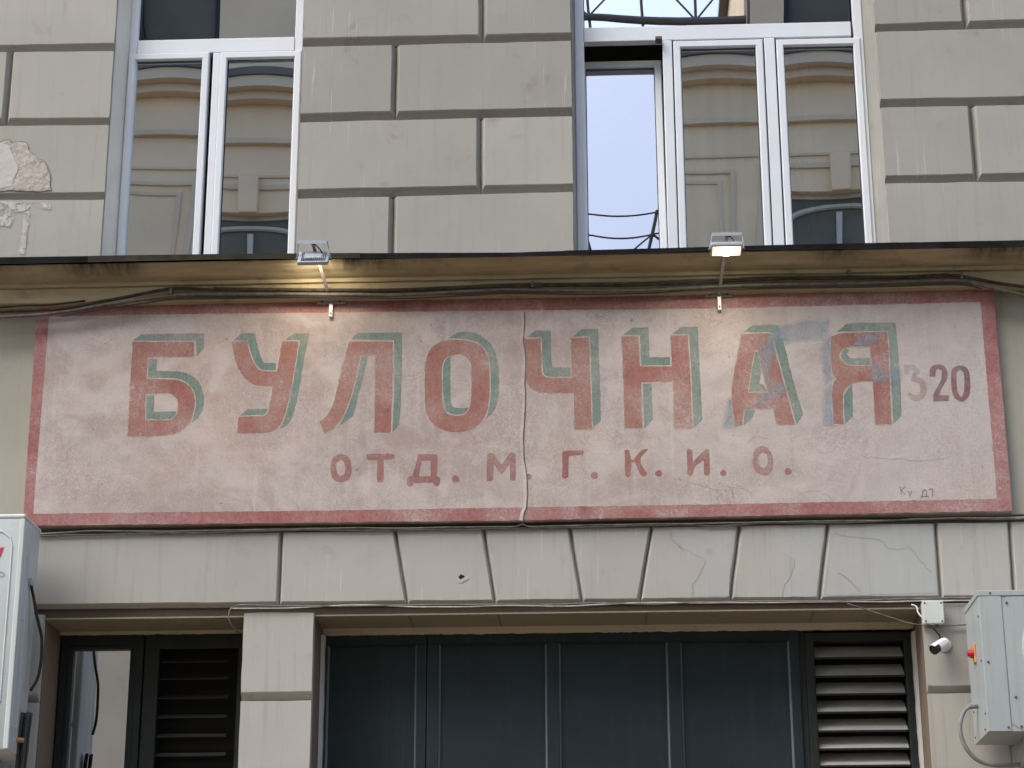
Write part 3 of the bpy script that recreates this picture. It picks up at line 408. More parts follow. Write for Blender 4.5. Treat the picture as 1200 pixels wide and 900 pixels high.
# ---------------------------------------------------------------- mesh helpers
def link(name, me, mat=None, parent=None):
    o = bpy.data.objects.new(name, me)
    COL.objects.link(o)
    if mat is not None: me.materials.append(M[mat] if isinstance(mat, str) else mat)
    if parent is not None: o.parent = parent
    return o
def mesh(name, vs, fs, mat, parent=None, smooth=False, fix=True):
    me = bpy.data.meshes.new(name)
    me.from_pydata([tuple(v) for v in vs], [], fs)
    if fix:
        b = bmesh.new(); b.from_mesh(me); bmesh.ops.recalc_face_normals(b, faces=b.faces); b.to_mesh(me); b.free()
    if smooth:
        for p in me.polygons: p.use_smooth = True
    me.update()
    return link(name, me, mat, parent)
def thing(name, label, cat, loc=(0, 0, 0), group=None):
    o = bpy.data.objects.new(name, None); COL.objects.link(o); o.location = loc
    o.empty_display_size = .2
    tag(o, label, cat, group); return o
def tag(o, label, cat, group=None):
    o['label'] = label; o['category'] = cat
    if group: o['group'] = group
def part(o, parent):
    """parent a mesh built in world coordinates to a thing that stands elsewhere"""
    o.parent = parent
    if parent.parent is None: off = Vector(parent.location)
    else: off = Vector(parent.location) + Vector(parent.parent.location)
    o.location = Vector(o.location) - off
    return o

class MB:
    def __init__(s): s.v = []; s.f = []
    def add(s, vs, fs):
        n = len(s.v); s.v += [Vector(v) for v in vs]; s.f += [tuple(i + n for i in f) for f in fs]; return s
    def box(s, x0, x1, y0, y1, z0, z1, bev=0.0, mat=None):
        b = bmesh.new()
        bmesh.ops.create_cube(b, size=1)
        for v in b.verts:
            v.co = Vector(((x0 + x1) / 2 + v.co.x * (x1 - x0), (y0 + y1) / 2 + v.co.y * (y1 - y0), (z0 + z1) / 2 + v.co.z * (z1 - z0)))
        if bev: bmesh.ops.bevel(b, geom=b.edges[:], offset=bev, segments=2, profile=.5, affect='EDGES')
        if mat is not None: bmesh.ops.transform(b, matrix=mat, verts=b.verts[:])
        b.verts.index_update()
        s.add([v.co.copy() for v in b.verts], [tuple(v.index for v in f.verts) for f in b.faces]); b.free(); return s
    def tube(s, pts, r, n=8, caps=True):
        pts = [Vector(p) for p in pts]; base = len(s.v); prev = None
        for i, p in enumerate(pts):
            t = (pts[min(i + 1, len(pts) - 1)] - pts[max(i - 1, 0)]).normalized()
            a = Vector((0, 0, 1)) if abs(t.z) < .9 else Vector((0, 1, 0))
            u = t.cross(a).normalized() if prev is None else (prev - t * prev.dot(t)).normalized()
            prev = u; w_ = t.cross(u)
            for k in range(n):
                an = 2 * math.pi * k / n
                s.v.append(p + u * (r * math.cos(an)) + w_ * (r * math.sin(an)))
        for i in range(len(pts) - 1):
            for k in range(n):
                a = base + i * n + k; b_ = base + i * n + (k + 1) % n
                s.f.append((a, b_, b_ + n, a + n))
        if caps:
            s.f.append(tuple(base + k for k in range(n))[::-1]); e = base + (len(pts) - 1) * n
            s.f.append(tuple(e + k for k in range(n)))
        return s
    def cyl(s, p, q, r, r2=None, n=16):
        p = Vector(p); q = Vector(q); r2 = r if r2 is None else r2
        t = (q - p).normalized(); a = Vector((0, 0, 1)) if abs(t.z) < .9 else Vector((1, 0, 0))
        u = t.cross(a).normalized(); w_ = t.cross(u); base = len(s.v)
        for c, rr in ((p, r), (q, r2)):
            for k in range(n):
                an = 2 * math.pi * k / n; s.v.append(c + u * rr * math.cos(an) + w_ * rr * math.sin(an))
        for k in range(n): s.f.append((base + k, base + (k + 1) % n, base + n + (k + 1) % n, base + n + k))
        s.f.append(tuple(base + k for k in range(n))[::-1]); s.f.append(tuple(base + n + k for k in range(n)))
        return s
    def prism(s, outline, y0, y1):
        """outline in (x, z), extruded in y"""
        n = len(outline); base = len(s.v)
        for y in (y0, y1): s.v += [Vector((x, y, z)) for x, z in outline]
        s.f.append(tuple(range(base, base + n))); s.f.append(tuple(range(base + n, base + 2 * n))[::-1])
        for k in range(n): s.f.append((base + k, base + (k + 1) % n, base + n + (k + 1) % n, base + n + k))
        return s
    def build(s, name, mat, parent=None, smooth=False, loc=None):
        o = mesh(name, s.v, s.f, mat, None, smooth)
        if parent is not None: part(o, parent)
        return o

def spline(pts, step=.05):
    """Catmull-Rom through the points"""
    P = [Vector(p) for p in pts]; out = []
    for i in range(len(P) - 1):
        p0 = P[max(i - 1, 0)]; p1 = P[i]; p2 = P[i + 1]; p3 = P[min(i + 2, len(P) - 1)]
        n = max(1, int((p2 - p1).length / step))
        for k in range(n):
            t = k / n
            out.append(.5 * ((2 * p1) + (p2 - p0) * t + (2 * p0 - 5 * p1 + 4 * p2 - p3) * t * t + (3 * p1 - p0 - 3 * p2 + p3) * t ** 3))
    out.append(P[-1]); return out

def hand_outline(pts, step=.012, jit=.0016, smooth=True, seed=0.0):
    """closed outline drawn by hand: shallow corners rounded, edges slightly ragged"""
    P = [Vector((p[0], p[1])) for p in pts]
    if smooth:
        for _ in range(2):
            Q = []
            n = len(P)
            for i in range(n):
                a, b, c = P[i - 1], P[i], P[(i + 1) % n]
                d1 = (b - a); d2 = (c - b)
                ang = d1.angle(d2, 0) if d1.length > 1e-6 and d2.length > 1e-6 else 0
                if .05 < ang < R(smooth if smooth > 1 else 48): Q += [b + (a - b) * .25, b + (c - b) * .25]
                else: Q.append(b)
            P = Q
    out = []
    n = len(P)
    for i in range(n):
        a, b = P[i], P[(i + 1) % n]; k = max(1, int((b - a).length / step))
        for j in range(k):
            q = a + (b - a) * (j / k)
            v = noise.noise_vector(Vector((q.x * 28 + seed, q.y * 28, seed))) + .6 * noise.noise_vector(Vector((q.x * 90, q.y * 90, seed + 4)))
            out.append((q.x + v.x * jit, q.y + v.y * jit))
    return out

def sheet(name, loops, y, mat, parent):
    vs = []; 
    for lp in loops: vs += [Vector((x, y, z)) for x, z in lp]
    tris = tessellate_polygon([[Vector((x, z, 0)) for x, z in lp] for lp in loops])
    o = mesh(name, vs, [tuple(t) for t in tris], mat, None, fix=False)
    me = o.data
    b = bmesh.new(); b.from_mesh(me)
    for f in b.faces:
        if f.normal.y > 0: f.normal_flip()
    b.to_mesh(me); b.free()
    part(o, parent); return o

def wash_sheet(name, loop, y, mat, parent, soft=.034):
    """a thin wash of paint that runs out to nothing at its rim"""
    P = [Vector((x, z)) for x, z in loop]; n = len(P)
    area = sum(P[i].x * P[(i + 1) % n].y - P[(i + 1) % n].x * P[i].y for i in range(n)); sg = 1 if area > 0 else -1
    nr = []
    for i in range(n):
        t = (P[(i + 3) % n] - P[i - 3]).normalized(); nr.append(Vector((t.y, -t.x)) * sg)
    vs = [(p.x - q.x * soft * .35, y, p.y - q.y * soft * .35) for p, q in zip(P, nr)] + [(p.x + q.x * soft * .65, y, p.y + q.y * soft * .65) for p, q in zip(P, nr)]
    fs = [tuple(t) for t in tessellate_polygon([[Vector((v[0], v[2], 0)) for v in vs[:n]]])] + [(i, (i + 1) % n, n + (i + 1) % n, n + i) for i in range(n)]
    o = mesh(name, vs, fs, mat, None, fix=False)
    at = o.data.attributes.new('cover', 'FLOAT', 'POINT')
    for i in range(2 * n): at.data[i].value = 1.0 if i < n else 0.0
    part(o, parent); return o

def ribbon(name, loop, y, wid, mat, parent, closed=True, sign=1.0):
    P = [Vector((x, z)) for x, z in loop]; n = len(P); vs = []; fs = []
    area = sum(P[i].x * P[(i + 1) % n].y - P[(i + 1) % n].x * P[i].y for i in range(n))
    sg = sign * (1 if area > 0 else -1)
    for i in range(n):
        a, c = P[i - 2 if closed else max(i - 1, 0)], P[(i + 2) % n if closed else min(i + 1, n - 1)]
        t = (c - a).normalized(); nr = Vector((t.y, -t.x)) * sg
        q = P[i] + nr * wid
        vs += [(P[i].x, y, P[i].y), (q.x, y, q.y)]
    for i in range(n if closed else n - 1):
        j = (i + 1) % n; fs.append((2 * i, 2 * i + 1, 2 * j + 1, 2 * j))
    o = mesh(name, vs, fs, mat, None, fix=False)
    if parent is not None: part(o, parent)
    return o

def stroke(mb, pts, y, wid):
    P = [Vector((x, z)) for x, z in pts]; n = len(P); vs = []; fs = []
    for i in range(n):
        t = (P[min(i + 1, n - 1)] - P[max(i - 1, 0)]).normalized(); nr = Vector((-t.y, t.x)) * wid * (.6 + .5 * abs(noise.noise(Vector((P[i].x * 40, P[i].y * 40, 1)))))
        vs += [(P[i].x + nr.x, y, P[i].y + nr.y), (P[i].x - nr.x, y, P[i].y - nr.y)]
    for i in range(n - 1): fs.append((2 * i, 2 * i + 1, 2 * i + 3, 2 * i + 2))
    mb.add(vs, fs); return mb

def quad_block(name, corners, mat, parent, yf=0.0, yb=.060, bev=.0315, wob=.0034, sides=(1, 1, 1, 1)):
    """a rusticated block: slightly uneven face with chamfered margins. corners (x,z): bottom-left, bottom-right, top-right, top-left;
    sides = bottom, right, top, left: how far each margin is splayed"""
    C = [Vector(c) for c in corners]
    ring = []
    for i in range(4):
        a, b = C[i], C[(i + 1) % 4]; k = max(2, int((b - a).length / .09))
        for j in range(k):
            q = a + (b - a) * (j / k)
            ring.append((q, i, j == 0))
    def off(q, i, corner, d):
        e = []
        for s_ in ([i, (i - 1) % 4] if corner else [i]):
            a, b = C[s_], C[(s_ + 1) % 4]; t = (b - a).normalized(); e.append(Vector((t.y, -t.x)) * d * sides[s_])
        r = q.copy()
        for v in e: r += v
        return r
    vs = []
    levels = ((yf, 0.0), (yf + .004, .0035), (yf + .010, .0075), (yb, bev))
    for y, d in levels:
        for q, i, c in ring:
            r = off(q, i, c, d)
            k = noise.noise_vector(Vector((r.x * 7, r.y * 7, 3.1))) + .5 * noise.noise_vector(Vector((r.x * 31, r.y * 31, .7)))
            f = 1.0 if d < bev else .5
            vs.append((r.x + k.x * wob * f, y + (k.z * wob * .5 if d > 0 else 0), r.y + k.y * wob * f))
    n = len(ring); fs = [tuple(range(n))]
    for L in range(len(levels) - 1):
        for i in range(n):
            j = (i + 1) % n; fs.append((L * n + i, L * n + j, (L + 1) * n + j, (L + 1) * n + i))
    o = mesh(name, vs, fs, mat, None)
    # the broad face must look out of the wall
    part(o, parent); return o

def relief(name, outline, y, mat, parent, amp=.012, cell=.018, inset=.0):
    """a ragged patch with real relief, filled with small triangles"""
    lp = hand_outline(outline, .014, .005, True, 2.0)
    me = bpy.data.meshes.new(name)
    tris = tessellate_polygon([[Vector((x, z, 0)) for x, z in lp]])
    me.from_pydata([(x, y, z) for x, z in lp], [], [tuple(t) for t in tris])
    b = bmesh.new(); b.from_mesh(me)
    bmesh.ops.remove_doubles(b, verts=b.verts, dist=.0005)
    for _ in range(4):
        ed = [e for e in b.edges if e.calc_length() > cell * 1.6]
        if not ed: break
        bmesh.ops.subdivide_edges(b, edges=ed, cuts=1, use_grid_fill=False)
        bmesh.ops.triangulate(b, faces=[f for f in b.faces if len(f.verts) > 3])
    bmesh.ops.beautify_fill(b, faces=b.faces[:], edges=b.edges[:])
    bd = {v for e in b.edges if e.is_boundary for v in e.verts}
    for v in b.verts:
        h = .5 + .5 * noise.noise(Vector((v.co.x * 9, v.co.z * 9, 5))) + .5 * noise.noise(Vector((v.co.x * 33, v.co.z * 33, 8)))
        v.co.y = y - (amp * max(.05, h) if v not in bd else .001)
    for f in b.faces:
        if f.normal.y > 0: f.normal_flip()
    b.to_mesh(me); b.free()
    o = link(name, me, mat); part(o, parent); return o

def zline(seg, x):
    a, b = seg; return a[1] + (b[1] - a[1]) * (x - a[0]) / (b[0] - a[0])

# ================================================================ THE SETTING
def structure(o): o['kind'] = 'structure'; return o
structure(MB().add([(-400, -400, 0), (400, -400, 0), (400, 400, 0), (-400, 400, 0)], [(0, 1, 2, 3)]).build('ground', 'asphalt'))
structure(MB().box(-30, 30, -3.2, .6, .004, .14, .01).build('pavement', 'paving'))
structure(MB().box(-30, 30, -22, -12.2, .004, .14, .01).build('pavement', 'paving'))
structure(MB().box(-30, 30, -3.38, -3.203, .004, .15, .015).build('kerb', 'kerb'))
structure(MB().box(-30, 30, -12.197, -12.02, .004, .15, .015).build('kerb', 'kerb'))

# ================================================================ THE BUILDING
bld = thing('apartment_building', 'grey rusticated stone building with white upper windows and dark shop front', 'building', (0, .3, 0))
LWX = (-3.484, -2.096); RWX = (-.148, 2.048); WZ = (7.15, 9.95)
SOFF = 4.683
wl = MB()
def wbox(x0, x1, z0, z1, y0=.076): wl.box(x0, x1, y0, .6, z0, z1)
wbox(-6.2, LWX[0], WZ[0], WZ[1]); wbox(LWX[1], RWX[0], WZ[0], WZ[1]); wbox(RWX[1], 5.2, WZ[0], WZ[1])
wbox(-6.2, 5.2, WZ[1], 10.64); wbox(-6.5, 6.5, SOFF, WZ[0])
wbox(-4.6, -3.700, 0, SOFF); wbox(-2.3615, -1.8965, 0, SOFF); wbox(2.1005, 4.6, 0, SOFF)
wl.build('wall', 'joint', bld)
wl = MB()                                   # plain plaster of the rest of the front
wbox(-12, -6.2, WZ[0], 10.64, 0); wbox(5.2, 12, WZ[0], 10.64, 0); wbox(-12, 12, 10.64, 15, 0)
wbox(-12, -6.5, SOFF, WZ[0], .076); wbox(6.5, 12, SOFF, WZ[0], .076); wbox(-12, -4.6, 0, SOFF, 0); wbox(4.6, 12, 0, SOFF, 0)
wl.box(-12, -6.48, 0, .075, SOFF, 5.294); wl.box(6.48, 12, 0, .075, SOFF, 5.294)
wl.build('wall', 'wall', bld)
mb = MB(); mb.box(-12, 12, 0, .075, 5.295, 6.95); mb.build('wall', 'wall', bld)
mb = MB(); mb.box(-12, 12, .6, 10, 14.9, 15); mb.box(-12, 12, 9.9, 10, 0, 14.9); mb.box(-12, -11.9, .6, 9.9, 0, 14.9); mb.box(11.9, 12, .6, 9.9, 0, 14.9)
mb.build('wall', 'wall', bld)
mb = MB().box(-12.2, 12.2, -.35, 10.2, 15.0, 15.25); mb.build('roof', 'roof', bld)

# upper courses of blocks
PXE = {'L': (-6.2, EDGE['L'][1]), 'M': EDGE['M'], 'R': (EDGE['R'][0], 5.2)}
g = .031
for p in 'LMR':
    x0, x1 = PXE[p]
    for ci, c in enumerate('EABCD'):
        if c == 'E':
            z = zline(ROWS[p]['B'][0], (x0 + x1) / 2); lo = ((-9, z + 1.19), (9, z + 1.19)); hi = ((-9, z + 1.72), (9, z + 1.72)); js = []
        else:
            hi, lo = ROWS[p][c]; js = JOINTS[p][c]
            if hi is None:
                z = [zline(ROWS[p]['B'][0], x) for x in (-5, 5)]; hi = ((-5, z[0] + .60 + .535 - .005), (5, z[1] + .60 + .535 - .005))
            if lo is None: lo = ((-5, 7.145), (5, 7.145))
        xs = [x0] + js + [x1]
        if p == 'L': xs = [x0, x0 + .9] + xs[1:]
        if p == 'R': xs = xs[:-1] + [x1 - .9, x1]
        for k in range(len(xs) - 1):
            a = xs[k] + (g if k > 0 else 0); b = xs[k + 1] - (g if k < len(xs) - 2 else 0)
            quad_block('stone_block', [(a, zline(lo, a)), (b, zline(lo, b)), (b, zline(hi, b)), (a, zline(hi, a))], 'stone', bld,
                       sides=(1.75, 1 if k < len(xs) - 2 else .2, .12, 1 if k > 0 else .2))

for xa, xb in (LWX, RWX):
    quad_block('lintel_block', [(xa + .03, 9.985), (xb - .03, 9.985), (xb - .03, 10.58), (xa + .03, 10.58)], 'stone', bld, sides=(.5, .6, .5, .6))
# splayed reveals beside the upper windows
for xa, xb in ((LWX[0] + .004, -3.418), (LWX[1] - .004, -2.126), (RWX[0] + .004, -.122), (RWX[1] - .004, 1.984)):
    mb = MB(); vs = []; n = 26
    for i in range(n + 1):
        z = 7.15 + (9.95 - 7.15) * i / n; j = noise.noise(Vector((xa * 3, z * 6, 2))) * .006
        vs += [(xa + j * .6, .028, z), (xa * .45 + xb * .55 + j, .12, z), (xb, .215, z)]
    fs = []
    for i in range(n): fs += [(3 * i, 3 * i + 1, 3 * i + 4, 3 * i + 3), (3 * i + 1, 3 * i + 2, 3 * i + 5, 3 * i + 4)]
    mesh_o = mesh('window_reveal', vs, fs, 'reveal' if xa < -3 else 'stone', None); part(mesh_o, bld)  # left reveal gets the lightened paint, the others plain stone

# fallen plaster on the left pier, filler smears, cracks and an added shadow rim
for i, pl in enumerate(PATCH):
    o = relief('bare_patch', pl, -.004, 'rubble' if i == 0 else 'smear', bld, .006 if i == 0 else .003)
    if i == 0: o['label'] = 'rough brown bare render where plaster fell off'
o = relief('filler_patch', PATCHW, -.0085, 'smear_solid', bld, .003)
o['label'] = 'white filler smear on the damaged plaster'
def jag(pts, amp=.010):
    out = []
    for v in spline([(a, 0, c) for a, c in pts], .010):
        q = noise.noise_vector(Vector((v.x * 45, v.z * 45, 2.5))); q2 = noise.noise_vector(Vector((v.x * 130, v.z * 130, 6)))
        out.append((v.x + q.x * amp + q2.x * amp * .35, v.z + q.z * amp + q2.z * amp * .35))
    return out
for cpts in CRACKS: stroke(MB(), jag(cpts), -.0035, .0012).build('crack', 'crack', bld)
for seg in (PATCH[0][1:9], PATCH[0][9:16], PATCH[0][16:19]): stroke(MB(), jag(seg, .006), -.0075, .0024).build('crack', 'crack', bld)  # dark rim added round the bare patch to stand for its recess shadow
mb = MB(); hp = [(HOLE[0] + .016 * math.cos(a) * (1 + .4 * math.sin(2 * a + 1)), HOLE[1] + .016 * math.sin(a) * (1 + .3 * math.cos(3 * a))) for a in [i * math.pi / 6 for i in range(12)]]
sheet('chipped_rim', [[(HOLE[0] + .006 + (a - HOLE[0]) * 1.9, HOLE[1] - .010 + (c - HOLE[1]) * 1.9) for a, c in hp]], -.0032, 'smear_solid', bld)
sheet('chipped_hole', [hp], -.0038, 'void', bld)

# cornice: olive cove with fillet and fascia, long moulding
prof = [(-.335, 7.075), (-.338, 7.064), (-.318, 7.060), (-.300, 7.049), (-.265, 7.0335), (-.225, 7.0205), (-.185, 7.0105), (-.158, 7.004), (-.158, 6.979), (-.150, 6.9765), (-.134, 6.9755), (-.132, 6.972), (-.130, 6.8745), (-.120, 6.868), (-.02, 6.868), (-.02, 7.075)]
vs = []; fs = []; nx = 240; npf = len(prof)
for i in range(nx + 1):
    x = -9 + 18 * i / nx
    for k, (y, z) in enumerate(prof):
        j = noise.noise(Vector((x * 2.2, k * .9, 0))) * .0035 + noise.noise(Vector((x * 9, k * 1.7, 4))) * .002
        vs.append((x, y + j, z + (j if k < npf - 1 else 0)))
for i in range(nx):
    for k in range(npf - 1): fs.append((i * npf + k, i * npf + k + 1, (i + 1) * npf + k + 1, (i + 1) * npf + k))
o = mesh('cornice', vs, fs, 'cornice', None); part(o, bld)
for p_ in o.data.polygons: p_.use_smooth = False
corn = o
def flz(x):
    for a, b in zip(FLASH, FLASH[1:]):
        if a[0] <= x <= b[0]:
            t = (x - a[0]) / (b[0] - a[0]); return a[1] + (b[1] - a[1]) * t, a[2] + (b[2] - a[2]) * t
    e = FLASH[0] if x < FLASH[0][0] else FLASH[-1]
    return e[1], e[2]
for k, (xa, xb, mt) in enumerate(((-9, -3.46, 'flash_dark'), (-3.475, -1.60, 'flash_grey'), (-1.615, -.19, 'flash_dark'), (-.205, 2.05, 'flash_dark'), (2.035, 9, 'flash_dark'))):
    vs = []; fs = []; n = max(8, int((xb - xa) / .08)); yo = .003 * (k % 2)
    for i in range(n + 1):
        x = xa + (xb - xa) * i / n; zt, zb = flz(x); j = noise.noise(Vector((x * 3, 1, k))) * .004
        vs += [(x, .20, zt + .055), (x, -.346 - yo + j, zt + .001), (x, -.350 - yo + j, zb + .004), (x, -.358 - yo + j, zb - .003), (x, -.343 - yo + j, zb + .002)]
    for i in range(n):
        for q in range(4): fs.append((5 * i + q, 5 * i + q + 1, 5 * i + q + 6, 5 * i + q + 5))
    o = mesh('flashing', vs, fs, mt, None); part(o, corn)

# flat arch of wedge blocks
JX = [((-6.5, VTOP[0][1]), (-6.5, VBOT[0][1]))] + VOUS + [((3.35, VTOP[1][1]), (3.38, VBOT[1][1])), ((6.5, VTOP[1][1]), (6.5, VBOT[1][1]))]
for k in range(len(JX) - 1):
    (ta, ba), (tb, bb) = JX[k], JX[k + 1]; e = .021
    zt = lambda x: zline(VTOP, x) - .006
    zb = lambda x: zline(VBOT, x) + .004
    quad_block('wedge_block', [(ba[0] + e, zb(ba[0])), (bb[0] - e, zb(bb[0])), (tb[0] - e, zt(tb[0])), (ta[0] + e, zt(ta[0]))], 'stone_low', bld, bev=.0222, yb=.046, sides=(1.3, 1, .6, 1))

for q in REPAINT:
    o = sheet('repainted_patch', [hand_outline(q, .012, .005, True, 21)], -.0012, 'repaint', bld)
# pier blocks of the ground floor
for P_ in PIL:
    x0, x1 = P_['x']; zt, za, zb = P_['z']
    rows = [(za, zt), (zb - .525, zb)] + [(zb - .525 - .585 * q, zb - .06 - .585 * q) for q in range(1, 6)]
    for lo, hi in rows:
        quad_block('pier_block', [(x0, lo), (x1, lo), (x1, hi), (x0, hi)], 'stone_low', bld, bev=.03, sides=(1.75, .05, .2, .05) if P_['name'] == 'M' else ((1.75, .05, .2, 1) if P_['name'] == 'L' else (1.75, 1, .2, .05)))
# soffit and ragged plaster strip over the shop front
def strip(x0, x1, y, ztop, zbot):
    vs = []; fs = []; n = int((x1 - x0) / .02)
    for i in range(n + 1):
        x = x0 + (x1 - x0) * i / n; j = noise.noise(Vector((x * 14, 0, 1))) * .006 + noise.noise(Vector((x * 50, 0, 6))) * .003
        vs += [(x, y, ztop), (x, y, zbot + j), (x, y + .07, zbot + j)]
    for i in range(n): fs += [(3 * i, 3 * i + 3, 3 * i + 4, 3 * i + 1), (3 * i + 1, 3 * i + 4, 3 * i + 5, 3 * i + 2)]
    o = mesh('lintel_plaster', vs, fs, 'lintel', None); part(o, bld)
MB().box(-1.894, 2.098, .034, .60, SOFF - .012, SOFF - .002).build('soffit', 'soffit', bld)
MB().box(-3.697, -2.364, .034, .60, SOFF - .012, SOFF - .002).build('soffit', 'soffit', bld)
strip(-1.893, 2.097, .415, SOFF - .012, DOORZ['top'] - .002); strip(-3.696, -2.365, .415, SOFF - .012, LLOWZ['top'] - .004)
for xj in (-.676, .30, 1.40, -1.27):
    MB().box(xj - .0055, xj + .0055, .055, .41, SOFF - .0135, SOFF - .011).build('crack', 'crack', bld)
# broken white plaster on the jambs of the shop front
for xa, xb, zz in ((-1.8935, -1.872, 4.62), (2.079, 2.0975, 4.60)):
    vs = []; fs = []; n = 60
    for i in range(n + 1):
        z = .14 + (zz - .14) * i / n; j = noise.noise(Vector((xa, z * 9, 3))) * .009
        vs += [(xa if xa < 0 else xb, .36, z), (xb + j if xa < 0 else xa + j, .40, z), (xb + j if xa < 0 else xa + j, .45, z)]
    for i in range(n): fs += [(3 * i, 3 * i + 1, 3 * i + 4, 3 * i + 3), (3 * i + 1, 3 * i + 2, 3 * i + 5, 3 * i + 4)]
    o = mesh('jamb_plaster', vs, fs, 'smear_solid', None); part(o, bld)

# rooms behind the glass
def room(x0, x1, y0, y1, z0, z1, mat='room'):
    vs = [(x, y, z) for x in (x0, x1) for y in (y0, y1) for z in (z0, z1)]
    o = mesh('room', vs, [(0, 1, 3, 2), (4, 6, 7, 5), (2, 3, 7, 6), (0, 2, 6, 4), (1, 5, 7, 3)], mat, None); part(o, bld)
room(-3.9, -1.7, .6, 4.5, 6.9, 10.3); room(-.5, 2.4, .6, 4.5, 6.9, 10.3); room(-3.69, -2.37, .6, 2.2, .2, 4.67)

# upper windows
def ring_mesh(x0, x1, z0, z1, w_, y0, y1, bev=.006, wb=None):
    wb = w_ if wb is None else wb
    mb = MB()
    O = [(x0, z0), (x1, z0), (x1, z1), (x0, z1)]; I = [(x0 + w_, z0 + wb), (x1 - w_, z0 + wb), (x1 - w_, z1 - w_), (x0 + w_, z1 - w_)]
    def inset(P, d): 
        return [(P[0][0] + d, P[0][1] + d), (P[1][0] - d, P[1][1] + d), (P[2][0] - d, P[2][1] - d), (P[3][0] + d, P[3][1] - d)]
    loops = [(O, y1), (O, y0 + bev), (inset(O, bev), y0), (inset(I, -bev), y0), (I, y0 + bev), (I, y1)]
    vs = []; fs = []
    for P, y in loops: vs += [(x, y, z) for x, z in P]
    for L in range(len(loops) - 1):
        for i in range(4):
            j = (i + 1) % 4; fs.append((4 * L + i, 4 * L + j, 4 * L + 4 + j, 4 * L + 4 + i))
    for i in range(4):
        j = (i + 1) % 4; fs.append((i, 20 + i, 20 + j, j))
    mb.add(vs, fs); return mb

def pane(x0, x1, z0, z1, y, mat, parent, pillow=.0015, tilt=0.0, yaw=0.0, name='pane'):
    n = 14; vs = []; fs = []
    for i in range(n + 1):
        for j in range(n + 1):
            u = -1 + 2 * i / n; v = -1 + 2 * j / n
            x = x0 + (x1 - x0) * i / n; z = z0 + (z1 - z0) * j / n
            d = pillow * (1 - u ** 2) * (1 - v ** 2) + .00007 * noise.noise(Vector((x * 2.2, z * 1.6, x0 * 7)))
            vs.append((x, y + d + (z - (z0 + z1) / 2) * tilt + (x - (x0 + x1) / 2) * yaw, z))
    for i in range(n):
        for j in range(n):
            a = i * (n + 1) + j; fs.append((a, a + n + 1, a + n + 2, a + 1))
    o = mesh(name, vs, fs, mat, None, True); part(o, parent); return o

def win(name, label):
    o = bpy.data.objects.new(name, None); COL.objects.link(o); o.parent = bld; o['label'] = label; return o

def upper_window(lab, x0, x1, top, trans, sashes, posts):
    wn = win('window', lab)
    yF = .20
    mb = ring_mesh(x0, x1, 7.155, 9.95, top[0] - x0, yF, yF + .075)
    mb.box(top[0] + .001, top[1] - .001, yF - .004, yF + .07, trans[1] + .001, trans[0], .005)
    for a, b in posts: mb.box(a, b, yF - .006, yF + .07, 7.21, trans[1] - .001, .006)
    mb.build('frame', 'white', wn)
    pane(top[0] - .003, top[1] + .003, trans[0] - .004, 9.9, yF + .042, 'glass', wn, .0008, *lab_tilt[lab][0])
    MB().add(*gasket(top[0], top[1], trans[0], 9.89, yF + .034)).build('gasket', 'gasket', wn)
    for k, (a, b, z1) in enumerate(sashes):
        s_ = .052
        ring_mesh(a - s_, b + s_, 7.20, z1 + .038, s_, yF - .014, yF + .055, .007).build('sash', 'white', wn)
        MB().add(*gasket(a, b, 7.25, z1 - .014, yF + .022)).build('gasket', 'gasket', wn)
        pane(a - .004, b + .004, 7.24, z1 - .010, yF + .03, 'glass', wn, .0006, *lab_tilt[lab][1 + k])
    return wn

def gasket(x0, x1, z0, z1, y, w_=.006):
    O = [(x0, z0), (x1, z0), (x1, z1), (x0, z1)]; I = [(x0 + w_, z0 + w_), (x1 - w_, z0 + w_), (x1 - w_, z1 - w_), (x0 + w_, z1 - w_)]
    vs = [(x, y, z) for x, z in O] + [(x, y, z) for x, z in I]
    return vs, [(i, (i + 1) % 4, 4 + (i + 1) % 4, 4 + i) for i in range(4)]

LAB_L = 'narrower white window with two casements below a transom'
LAB_R = 'wider white window with three casements, its left one tilted open'
lab_tilt = {LAB_L: [(.0, .0), (.0, .0), (.004, .004)], LAB_R: [(.0, .0), (.0, .0), (.0, -.004)]}
upper_window(LAB_L, -3.421, -2.126, (LW['top'][0], LW['top'][1]), LW['trans'], [(LW['g1'][0], LW['g1'][1], LW['g1'][2]), (LW['g2'][0], LW['g2'][1], LW['g2'][2])], [(LW['post'][0] - .003, LW['post'][1] + .004)])
wr = upper_window(LAB_R, -.122, 1.985, (RW['top'][0], RW['top'][1]), RW['trans'], [(RW['g2'][0], RW['g2'][1], RW['g2'][2]), (RW['g3'][0], RW['g3'][1], RW['g3'][2])], [(RW['post1'][0], RW['post1'][1] + .01), (RW['mull'][0] + .048, RW['mull'][1] - .048)])
# the tilted sash: hinged at its foot, head leaning into the room
T = R(5.6)
ts = ring_mesh(-.098, .516, 7.20, 8.925, .052, 0, .065, .007)
piv = Vector((0, .215, 7.20)); rot = Matrix.Rotation(-T, 4, 'X')
def tiltv(v): return rot @ (Vector(v) - Vector((0, 0, 7.20))) + piv
ts.v = [tiltv(v) for v in ts.v]
o = ts.build('sash', 'white', wr); o['label'] = 'sash tilted inwards at its head'
gv, gf = gasket(-.046, .464, 7.252, 8.873, .03); MB().add([tiltv(v) for v in gv], gf).build('gasket', 'gasket', wr)
o = pane(-.05, .468, 7.245, 8.878, .038, 'glass_tilt', wr, .001)
for v in o.data.vertices: v.co = tiltv(Vector(v.co) + Vector(o.location) + Vector(wr.location) + Vector(bld.location)) - (Vector(o.location) + Vector(bld.location))
MB().box(.468, .516, .12, .2, 8.95, 8.97).build('hinge', 'screw', wr)

